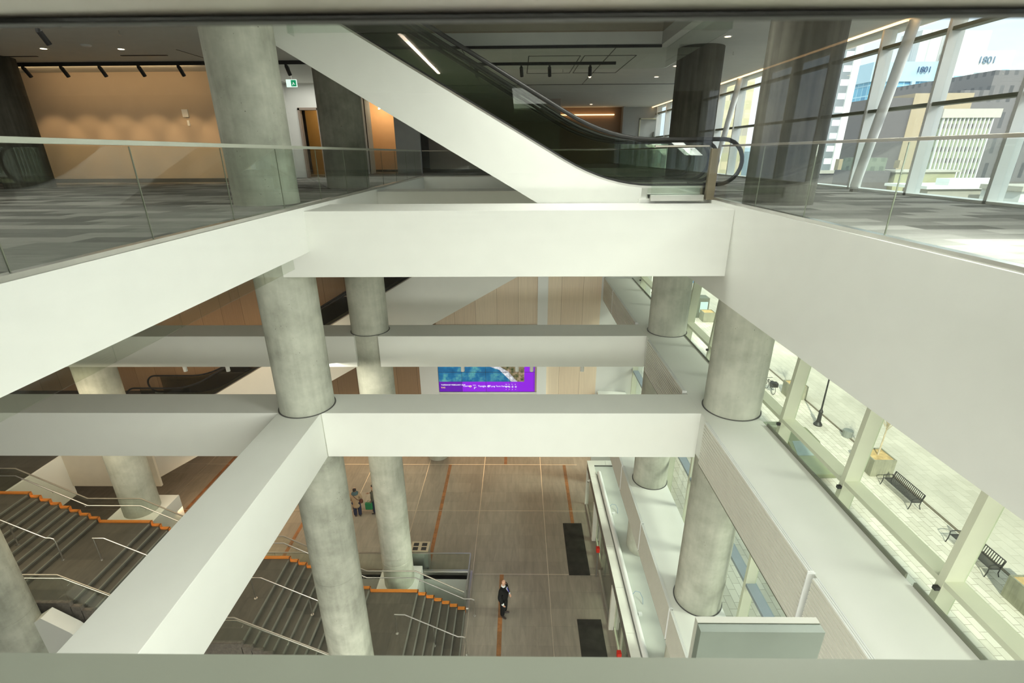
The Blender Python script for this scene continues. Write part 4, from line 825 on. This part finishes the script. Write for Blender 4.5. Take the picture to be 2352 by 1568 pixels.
# NOTE parts are built relative to the figure's own origin
_real_build = MB.build
def local_build(self, name, mat, parent=None, smooth=False, bevel=0.0):
    if parent is None: return _real_build(self, name, mat, parent, smooth, bevel)
    l = parent.location.copy(); parent.location = (0, 0, 0); o = _real_build(self, name, mat, parent, smooth, bevel); parent.location = l; return o
MB.build = local_build
p1, k = person('person', (-0.58, 13.93, 0), math.radians(-22), 1.83, 'bald man in black suit, white shirt and blue tie standing on the lobby floor', dict(hands=((0.10, -0.27, 0.86), (0.13, 0.27, 0.88)), elbows=((-0.05, -0.28, 1.12), (0.0, 0.30, 1.13)), top=SUIT, legs=SUIT, shoes=SHOE, hem=0.82, hemr=0.20, toe=(-0.25, 0.25)))
cl = MB(); cl.lathe([(0.060, 1.49), (0.085, 1.50), (0.078, 1.54), (0.056, 1.55)], (0.0, 0, 0), 20); cl.build('shirt_collar', SHIRT, p1, smooth=True)
cf = MB().prism([(-0.05, 1.49), (0.05, 1.49), (0.0, 1.28)], 0.0, 0.02, 'X')
o = cf.build('shirt_front', SHIRT, p1); o.location = (0.735, 0, 0.111); o.rotation_euler[1] = -0.42
cf = MB().prism([(-0.018, 1.50), (0.018, 1.50), (0.022, 1.32), (0, 1.29), (-0.022, 1.32)], 0.0, 0.012, 'X'); o = cf.build('tie', TIE, p1); o.location = (0.752, 0, 0.111); o.rotation_euler[1] = -0.42
for hp in ((0.09, -0.272, 0.885), (0.115, 0.272, 0.905)):
    MB().cyl((hp[0] - 0.02, hp[1], hp[2] + 0.02), (hp[0] + 0.015, hp[1], hp[2] - 0.02), 0.048, n=14).build('shirt_cuff', SHIRT, p1, smooth=True)
p2, k = person('person', (-8.02, 19.45, 0), math.radians(97), 1.74, 'person with dark hair in khaki coat and teal scarf, seen from behind, brown shoulder bag', dict(hands=((0.22, -0.22, 1.05), (0.12, 0.25, 0.95)), elbows=((0.0, -0.27, 1.14), (-0.02, 0.27, 1.12)), top=COAT, legs=JEANS, shoes=BOOT, hem=0.56, hemr=(0.25, 0.23), toe=(-0.2, 0.15), boots=True))
skin('hair', [((0.0, 0, 1.70), (0.098, 0.108)), ((-0.03, 0, 1.62), (0.098, 0.105)), ((-0.05, 0, 1.53), (0.06, 0.085))], [(0, 1), (1, 2)], HAIR, p2)
MB().lathe([(0.07, 1.40), (0.16, 1.385), (0.18, 1.42), (0.13, 1.48), (0.07, 1.50)], (-0.02, 0, 0), 22).build('scarf', SCARF, p2, smooth=True)
MB().lathe([(0.03, -0.11), (0.09, -0.08), (0.10, 0.0), (0.08, 0.08), (0.03, 0.10)], (-0.02, -0.25, 0.93), 16).build('shoulder_bag', BROWNB, p2, smooth=True)
MB().tube([(-0.13, 0.12, 1.43), (-0.18, 0.0, 1.28), (-0.16, -0.12, 1.12), (-0.06, -0.23, 1.0)], 0.012, 6).build('bag_strap', BROWNB, p2)
p3, k = person('person', (-7.22, 19.72, 0), math.radians(185), 1.70, 'person in olive jacket mostly hidden behind the middle column, holding a green bag', dict(hands=((0.26, -0.14, 1.18), (0.14, 0.26, 0.85)), elbows=((0.02, -0.26, 1.12), (-0.02, 0.28, 1.10)), top=OLIVE, legs=JEANS, shoes=SHOE, hem=0.80, hemr=0.20, toe=(0.0, 0.0)))
skin('hair', [((0.0, 0, 1.71), (0.096, 0.104)), ((-0.03, 0, 1.63), (0.092, 0.10)), ((-0.04, 0, 1.50), (0.05, 0.08))], [(0, 1), (1, 2)], HAIR, p3)
MB.build = _real_build
t_ = thing('tote_bag', (-7.42, 19.5, 0.42), 'green carrier bag held beside the middle column', 'bag'); B(-7.60, -7.26, 19.42, 19.54, 0.42, 0.80).build('bag_body', GBAG, t_, bevel=0.015)
m_ = MB(); m_.tube([(-7.52, 19.48, 0.79), (-7.47, 19.48, 0.93), (-7.39, 19.48, 0.93), (-7.34, 19.48, 0.79)], 0.008, 6); m_.build('bag_handles', GBAG, t_)

# ------------------------------------------------------------------ street
PAVE = bricks('street_paving', rgb(204, 199, 184), rgb(222, 217, 203), rgb(166, 160, 146), 0.62, 0.31, 0.012, 0.5, 0.85, (0.5, 0.22, 1), 0.16, rot=(0, 0, math.pi / 2))  # stretched tone noise also paints in dappled shadow streaks
ASPH = bricks('carriageway', rgb(196, 192, 178), rgb(206, 202, 188), rgb(176, 172, 158), 0.9, 0.45, 0.01, 0.5, 0.9, (0.4, 0.2, 1), 0.15, rot=(0, 0, math.pi / 2))
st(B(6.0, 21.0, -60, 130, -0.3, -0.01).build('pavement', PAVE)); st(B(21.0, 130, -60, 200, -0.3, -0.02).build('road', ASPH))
st(B(20.88, 21.02, -60, 130, -0.01, 0.02).build('kerb', plain('dark_kerb', rgb(112, 104, 88), 0.8)))
st(B(17.9, 18.5, -60, 130, -0.01, 0.0).build('paving_strip', bricks('cobble_strip', rgb(176, 168, 150), rgb(220, 212, 196), rgb(130, 122, 106), 0.2, 0.1, 0.012, 0.5, 0.9)))
GR = plain('outer_ground', rgb(150, 146, 132), 0.9, var=0.1); st(B(-400, 6.0, -300, -24.2, -0.4, -0.05).build('ground', GR)); st(B(-400, 6.0, 36, 500, -0.4, -0.05).build('ground', GR)); st(B(130, 900, -300, 900, -0.5, -0.05).build('ground', GR)); st(B(6, 130, 200, 900, -0.5, -0.05).build('ground', GR))
CORT = concrete('planter_concrete', rgb(128, 128, 112), rgb(160, 160, 140), False); STRAW = plain('straw_mulch', rgb(196, 168, 118), 0.95, var=0.25, spec=0.05); BARK = plain('pale_bark', rgb(196, 182, 156), 0.8, var=0.15)
def planter(x, y, label, tree=True, s_=0.62, h=1.05):
    t_ = thing('street_planter', (x, y, 0), label, 'planter', 'square street planters'); m_ = MB()
    for (a, b2, c_, d) in [(-s_, s_, -s_, -s_ + 0.07), (-s_, s_, s_ - 0.07, s_), (-s_, -s_ + 0.07, -s_ + 0.07, s_ - 0.07), (s_ - 0.07, s_, -s_ + 0.07, s_ - 0.07)]: m_.box(x + a, x + b2, y + c_, y + d, 0, h)
    m_.box(x - s_ + 0.05, x + s_ - 0.05, y - s_ + 0.05, y + s_ - 0.05, 0.0, 0.1); m_.build('box', CORT, t_)
    mu = MB(); mu.box(x - s_ + 0.07, x + s_ - 0.07, y - s_ + 0.07, y + s_ - 0.07, h - 0.2, h - 0.05); mu.build('mulch', STRAW, t_)
    if tree:
        tr = tag(MB().cyl((x, y, h - 0.06), (x + 0.05, y, h + 2.0), 0.045, 0.03, 8).build('young_tree', BARK), 'bare young tree in the ' + label.replace(' half hidden behind a mullion', ''), 'tree', 'bare street trees')
        br = MB(); rnd = random.Random(int(x * 10 + y))
        for k_ in range(26):
            a_ = rnd.uniform(0, 6.28); z0_ = rnd.uniform(1.5, 2.0) + h; p = Vector((x + 0.05, y, z0_)); d = Vector((math.cos(a_) * 0.55, math.sin(a_) * 0.55, 0.8)); pts = [p]
            for q in range(4):
                d = (d + Vector((rnd.uniform(-.3, .3), rnd.uniform(-.3, .3), rnd.uniform(-0.1, .3)))).normalized(); p = p + d * 0.3; pts.append(p)
                e2 = (d + Vector((rnd.uniform(-.8, .8), rnd.uniform(-.8, .8), 0.2))).normalized(); br.cyl(p, p + e2 * 0.28, 0.006, 0.003, 4)
            br.tube(pts, 0.009, 5)
        off = Vector((0, 0, 0)); br.build('branches', BARK, tr)
planter(20.2, 23.4, 'large square concrete planter beside the first bench')
planter(20.4, 32.4, 'square planter half hidden behind a mullion near the lamp post', True, 0.6)
planter(20.3, 14.4, 'square planter cut by the right frame edge', False)
planter(20.3, 49.9, 'small distant planter in front of the ticket kiosk', False)
def bench(x, y, label):
    t_ = thing('street_bench', (x, y, 0), label, 'bench', 'black slatted benches'); s_ = MB(); L2 = 1.0
    for k_ in range(9): s_.box(x - 0.22 + k_ * 0.055, x - 0.19 + k_ * 0.055, y - L2, y + L2, 0.43, 0.445)
    s_.build('seat_slats', BLACK, t_); s2 = MB()
    for yy2 in [i * 0.1 - 0.95 for i in range(20)]: s2.obox((x + 0.30, y + yy2, 0.64), (0.012, 0.012, 0.2), 0, 0.2)
    s2.box(x + 0.24, x + 0.27, y - L2, y + L2, 0.46, 0.49); s2.box(x + 0.33, x + 0.36, y - L2, y + L2, 0.82, 0.85); s2.build('backrest', BLACK, t_)
    for e_ in (-1, 1):
        yy2 = y + e_ * L2
        MB().tube([(x - 0.3, yy2, 0.0), (x - 0.24, yy2, 0.25), (x - 0.24, yy2, 0.43), (x - 0.26, yy2, 0.62), (x - 0.05, yy2, 0.66), (x + 0.2, yy2, 0.64), (x + 0.3, yy2, 0.5)], 0.022, 6).build('armrest_frame', BLACK, t_)
        MB().tube([(x + 0.34, yy2, 0.84), (x + 0.24, yy2, 0.45), (x + 0.22, yy2, 0.2), (x + 0.32, yy2, 0.0)], 0.022, 6).build('leg', BLACK, t_); MB().tube([(x - 0.24, yy2, 0.42), (x + 0.24, yy2, 0.42)], 0.022, 6).build('side_bar', BLACK, t_)
bench(20.0, 21.1, 'black metal bench between the big planter and the next window mullion'); bench(20.1, 16.9, 'black metal bench near the right frame edge, crossed by a mullion')
t_ = thing('lamp_post', (19.85, 28.3, 0), 'dark fluted lamp post standing on the street between the mullions', 'lamp post'); MB().lathe([(0.26, 0), (0.26, 0.08), (0.2, 0.16), (0.13, 0.3), (0.11, 0.9), (0.14, 1.0), (0.10, 1.08), (0.055, 1.2)], (19.85, 28.3, 0), 16).build('base', BLACK, t_, smooth=True)
MB().cyl((19.85, 28.3, 1.1), (19.85, 28.3, 4.6), 0.055, 0.04, 12).build('shaft', BLACK, t_, smooth=True); MB().lathe([(0.06, 4.6), (0.16, 4.7), (0.2, 5.0), (0.1, 5.25), (0.02, 5.35)], (19.85, 28.3, 0), 14).build('lantern', ALUW, t_, smooth=True)
t_ = thing('bicycle', (19.0, 33.2, 0), 'black bicycle leaning by the planter, seen past the right column', 'bicycle')
def wheel(y): return [(19.0 + 0.02 * math.sin(k_ * 0.39), y + 0.33 * math.cos(k_ * 2 * math.pi / 20), 0.34 + 0.33 * math.sin(k_ * 2 * math.pi / 20)) for k_ in range(21)]
for y_ in (32.7, 33.75): MB().tube(wheel(y_), 0.02, 6).build('wheel', BLACK, t_)
fr = MB(); fr.tube([(19.0, 32.7, 0.34), (19.0, 33.15, 0.32), (19.0, 33.05, 0.85)], 0.02, 6); fr.tube([(19.0, 33.15, 0.32), (19.0, 33.6, 0.82), (19.0, 33.75, 0.34)], 0.02, 6); fr.tube([(19.0, 33.07, 0.8), (19.0, 33.58, 0.84)], 0.02, 6); fr.tube([(18.75, 33.55, 0.98), (19.0, 33.6, 0.95), (19.25, 33.55, 0.98)], 0.018, 6); fr.build('frame', BLACK, t_); B(18.9, 19.1, 32.9, 33.15, 0.86, 0.92).build('saddle', BLACK, t_, bevel=0.02); B(18.75, 19.25, 32.55, 32.95, 0.6, 0.95).build('pannier', BLACK, t_, bevel=0.04)
t_ = thing('parked_car', (16.4, 24.6, 0), 'olive green parked car partly hidden by the upper ledge', 'car'); OLV = plain('olive_car_paint', rgb(140, 146, 112), 0.3, 0.3)
body = [(22.1, 0.35), (22.0, 0.7), (22.5, 0.85), (23.3, 0.98), (24.1, 1.42), (25.6, 1.46), (26.5, 1.05), (27.1, 0.98), (27.25, 0.6), (27.15, 0.32)]
MB().prism(body, 15.5, 17.3, 'X').build('body', OLV, t_, smooth=False, bevel=0.08)
MB().prism([(23.5, 1.0), (24.15, 1.38), (25.5, 1.42), (26.3, 1.06)], 17.29, 17.31, 'X').build('side_windows', plain('car_glass', rgb(50, 56, 52), 0.1), t_); MB().prism([(23.32, 1.0), (24.08, 1.43), (24.12, 1.44), (23.4, 1.0)], 15.7, 17.1, 'X').build('windscreen', plain('car_screen', rgb(150, 165, 160), 0.1), t_)
for y_ in (23.0, 26.3):
    for x_ in (15.55, 17.15): MB().cyl((x_, y_, 0.33), (x_ + 0.2, y_, 0.33), 0.33, n=20).build('wheel', RUBBER, t_, smooth=True)
t_ = thing('ticket_kiosk', (19.9, 51.4, 0), 'dark boxy street kiosk with a lit screen seen past the rear right column', 'kiosk'); B(19.3, 20.7, 50.8, 52.2, 0, 2.2).build('cabinet', plain('kiosk_grey', rgb(96, 102, 92), 0.5), t_); B(19.75, 20.55, 50.78, 50.8, 0.6, 1.8).build('screen', emis('kiosk_screen', (0.7, 0.95, 0.9, 1), 1.0), t_)
m_ = MB(); m_.cyl((20.9, 26.9, 0), (20.9, 26.9, 0.45), 0.28, n=12); tag(m_.build('litter_bin', plain('bin_grey', rgb(130, 136, 130), 0.6)), 'small grey litter bin on the kerb line beyond the lamp post', 'bin')

# ------------------------------------------------------------------ city beyond the windows
cityg = 'buildings across the street'
def building(label, parts, group=cityg):
    x0 = min(p[1][0] for p in parts); y0 = min(p[1][2] for p in parts); t_ = thing('building', (x0, y0, 0), label, 'building', group)
    for nm, bx, mt in parts: B(*bx).build(nm, mt, t_)
    return t_
GD = facade('dark_ribbed_facade', rgb(100, 98, 97), rgb(60, 60, 60), 1.3, 3.3, 0.42, 0.62); GD2 = facade('dark_striped_facade', rgb(120, 122, 122), rgb(72, 76, 80), 2.4, 60, 0.5, 1.0); BLU = facade('blue_glass_facade', rgb(150, 190, 208), rgb(58, 120, 156), 2.1, 2.6, 0.9, 0.9, wall2=rgb(96, 160, 190)); BLG = facade('sky_glass_facade', rgb(190, 214, 226), rgb(120, 170, 196), 2.4, 3.0, 0.9, 0.92, wall2=rgb(220, 236, 244))
PALE = plain('pale_stone', rgb(172, 170, 160), 0.8, var=0.03); OFFW = plain('white_tower_stone', rgb(214, 218, 216), 0.7, var=0.02); TAN = plain('tan_stucco', rgb(156, 144, 118), 0.8, var=0.04); GRY = plain('grey_brick', rgb(92, 90, 89), 0.85, var=0.04); PBLUE = plain('pale_blue_stone', rgb(156, 186, 202), 0.7); CREAM = facade('cream_house_wall', rgb(162, 162, 128), rgb(70, 62, 50), 1.3, 2.6, 0.32, 0.42); LG = facade('light_banded_facade', rgb(196, 198, 194), rgb(110, 120, 122), 1.2, 3.0, 0.8, 0.45)
building('slim pale high rise with stacked balconies left of the first wide pane', [('tower', (33.9, 34.9, 58.2, 60, 0, 60), facade('balcony_facade', rgb(120, 128, 132), rgb(190, 198, 202), 1.6, 1.3, 0.8, 0.45)), ('white_edge', (34.9, 35.6, 58, 60, 0, 60), OFFW), ('podium', (31.5, 34.2, 56, 57.5, 0, 12.6), GRY)])
building('narrow dark striped tower beside the nearer strut', [('tower', (73.5, 79, 120, 132, 0, 25.2), GD2)])
building('broad plain grey block behind the nearer strut', [('block', (52.0, 60.3, 80, 92, 0, 22.6), plain('plain_grey_block', rgb(108, 108, 108), 0.85, var=0.03)), ('roof_band', (51.9, 60.4, 79.9, 80.2, 22.0, 23.4), GRY)])
bt = building('blue glass hotel wing with numerals 1801 on its crown', [('glass_body', (96, 113.5, 150, 165, 0, 34.5), BLU), ('crown', (95.5, 114, 149.6, 165.4, 34.5, 39.2), PBLUE), ('roof_box', (108, 114, 152, 160, 39.2, 47), facade('roof_louvre', rgb(190, 192, 190), rgb(150, 152, 150), 0.8, 30, 0.5, 1)), ('corner_fin', (112.6, 113.9, 149.2, 149.8, 0, 39.5), OFFW), ('fin', (101.4, 102.6, 149.2, 149.8, 20, 34.5), PBLUE), ('fin', (106.6, 107.6, 149.2, 149.8, 20, 34.5), PBLUE)])
text('crown_numerals', '1801', 2.0, (107.0, 149.2, 36.6), (math.pi / 2, 0, 0), plain('navy', rgb(40, 74, 110), 0.5), bt, 0.1)
bt = building('white hotel tower with numerals 1801 on its crown', [('core', (116.5, 131, 150, 165, 0, 36.5), BLG), ('crown', (115.5, 132, 149.5, 165, 36.5, 41.6), OFFW), ('roof_box', (117, 125.5, 151, 160, 41.6, 46.5), OFFW), ('pier', (120.9, 122.4, 149.2, 150, 0, 36.5), OFFW), ('pier', (127.3, 128.6, 149.2, 150, 0, 36.5), OFFW), ('cornice', (115.5, 120.6, 149.0, 150, 33.4, 34.3), OFFW), ('cornice', (122.6, 132, 149.0, 150, 33.4, 34.3), OFFW), ('window_band', (116.5, 121, 149.4, 149.6, 35.0, 36.8), BLG), ('window_band', (128.5, 132, 149.3, 149.5, 35.0, 37.2), BLG)])
text('crown_numerals', '1801', 2.4, (122.6, 149.2, 38.6), (math.pi / 2, 0, 0), plain('steel_blue', rgb(96, 120, 140), 0.5), bt, 0.1)
building('grey and tan stepped block below the hotel', [('grey_part', (46.5, 51, 70.3, 79.5, 0, 23.3), GRY), ('tan_part', (51, 58.5, 70.2, 79.5, 0, 23.8), TAN)])
t_ = building('white office block with close vertical ribs and green spandrels', [('core', (47.3, 52.9, 60, 61.2, 0, 20.3), facade('spandrel_facade', rgb(140, 148, 118), rgb(60, 54, 48), 0.45, 1.2, 0.75, 0.42, wall2=rgb(128, 126, 112))), ('roof_slab', (46.9, 53.3, 59.6, 61.2, 20.3, 21.2), PALE)])
m_ = MB()
for k_ in range(13): m_.box(47.3 + k_ * 0.45, 47.42 + k_ * 0.45, 59.8, 60.0, 8, 20.3)
m_.build('ribs', OFFW, t_)
building('tall dark grey ribbed tower at the right frame edge', [('tower', (64.4, 84, 75, 95, 0, 27.0), GD), ('lower_wing', (60.5, 64.4, 75, 90, 0, 24.6), GD)])
building('cream low house with sash windows under the rib office block', [('house', (30.6, 35.4, 42, 44, 0, 15.3), CREAM), ('cornice', (30.4, 35.7, 41.8, 44, 15.3, 15.45), PALE), ('chimney', (31.0, 31.4, 42.4, 43, 15.6, 16.2), TAN)])
building('grey roofed house left of the cream one', [('house', (27.7, 30.3, 42.2, 45.4, 0, 15.4), GRY), ('roof_garden', (28.0, 30.0, 42.5, 45, 15.4, 16.4), facade('parapet', rgb(110, 120, 104), rgb(80, 90, 76), 0.7, 0.7))])
building('white flat roofed building low in the near panes', [('hall', (28.8, 33.6, 36, 37.5, 0, 14.55), PALE), ('upper_hall', (30.6, 34.5, 36.6, 37.8, 14.55, 15.05), OFFW), ('cornice', (28.5, 33.8, 35.8, 40, 14.4, 14.6), OFFW)])
building('pale corner building with cornice at the right frame edge', [('corner', (31.6, 36.0, 32.2, 35, 0, 14.7), OFFW), ('cornice', (31.4, 36.2, 32.0, 35, 14.5, 14.8), PALE)])
building('grey low rise with chimney beyond the dark striped tower', [('block', (29.2, 32.6, 50.6, 56, 0, 15.0), GRY), ('parapet', (29.0, 32.8, 50.4, 50.6, 14.9, 15.2), PALE), ('chimney', (31.2, 31.9, 50.7, 51.3, 15.0, 16.2), TAN), ('glazed_front', (26.2, 29.2, 50.6, 55, 0, 14.6), LG)])
building('cream and glass apartment tower seen between the dark columns', [('tower', (26.2, 30.2, 70, 73, 0, 48), facade('cream_banded', rgb(180, 174, 138), rgb(120, 126, 126), 1.1, 2.1, 0.95, 0.48, wall2=rgb(212, 196, 160)))])
building('blue glass tower beside the cream apartment tower', [('tower', (21.6, 25.0, 66, 68, 0, 46), facade('blue_curtain', rgb(120, 160, 190), rgb(70, 120, 165), 1.3, 3, 0.9, 0.9))])
building('white banded office block in the far gap between towers', [('block', (96, 108, 170, 180, 0, 20), facade('white_bands', rgb(226, 228, 224), rgb(170, 178, 180), 40, 2.2, 1.0, 0.45))])
building('low grey terrace facing the street windows on the far side', [('terrace', (27, 33, -20, 31.5, 0, 13.6), GRY), ('cornice', (26.8, 33, -20, 31.6, 13.6, 13.9), PALE)])
hl = MB(); rnd = random.Random(3); pts = [(120 + i * 12, 0) for i in range(1)]
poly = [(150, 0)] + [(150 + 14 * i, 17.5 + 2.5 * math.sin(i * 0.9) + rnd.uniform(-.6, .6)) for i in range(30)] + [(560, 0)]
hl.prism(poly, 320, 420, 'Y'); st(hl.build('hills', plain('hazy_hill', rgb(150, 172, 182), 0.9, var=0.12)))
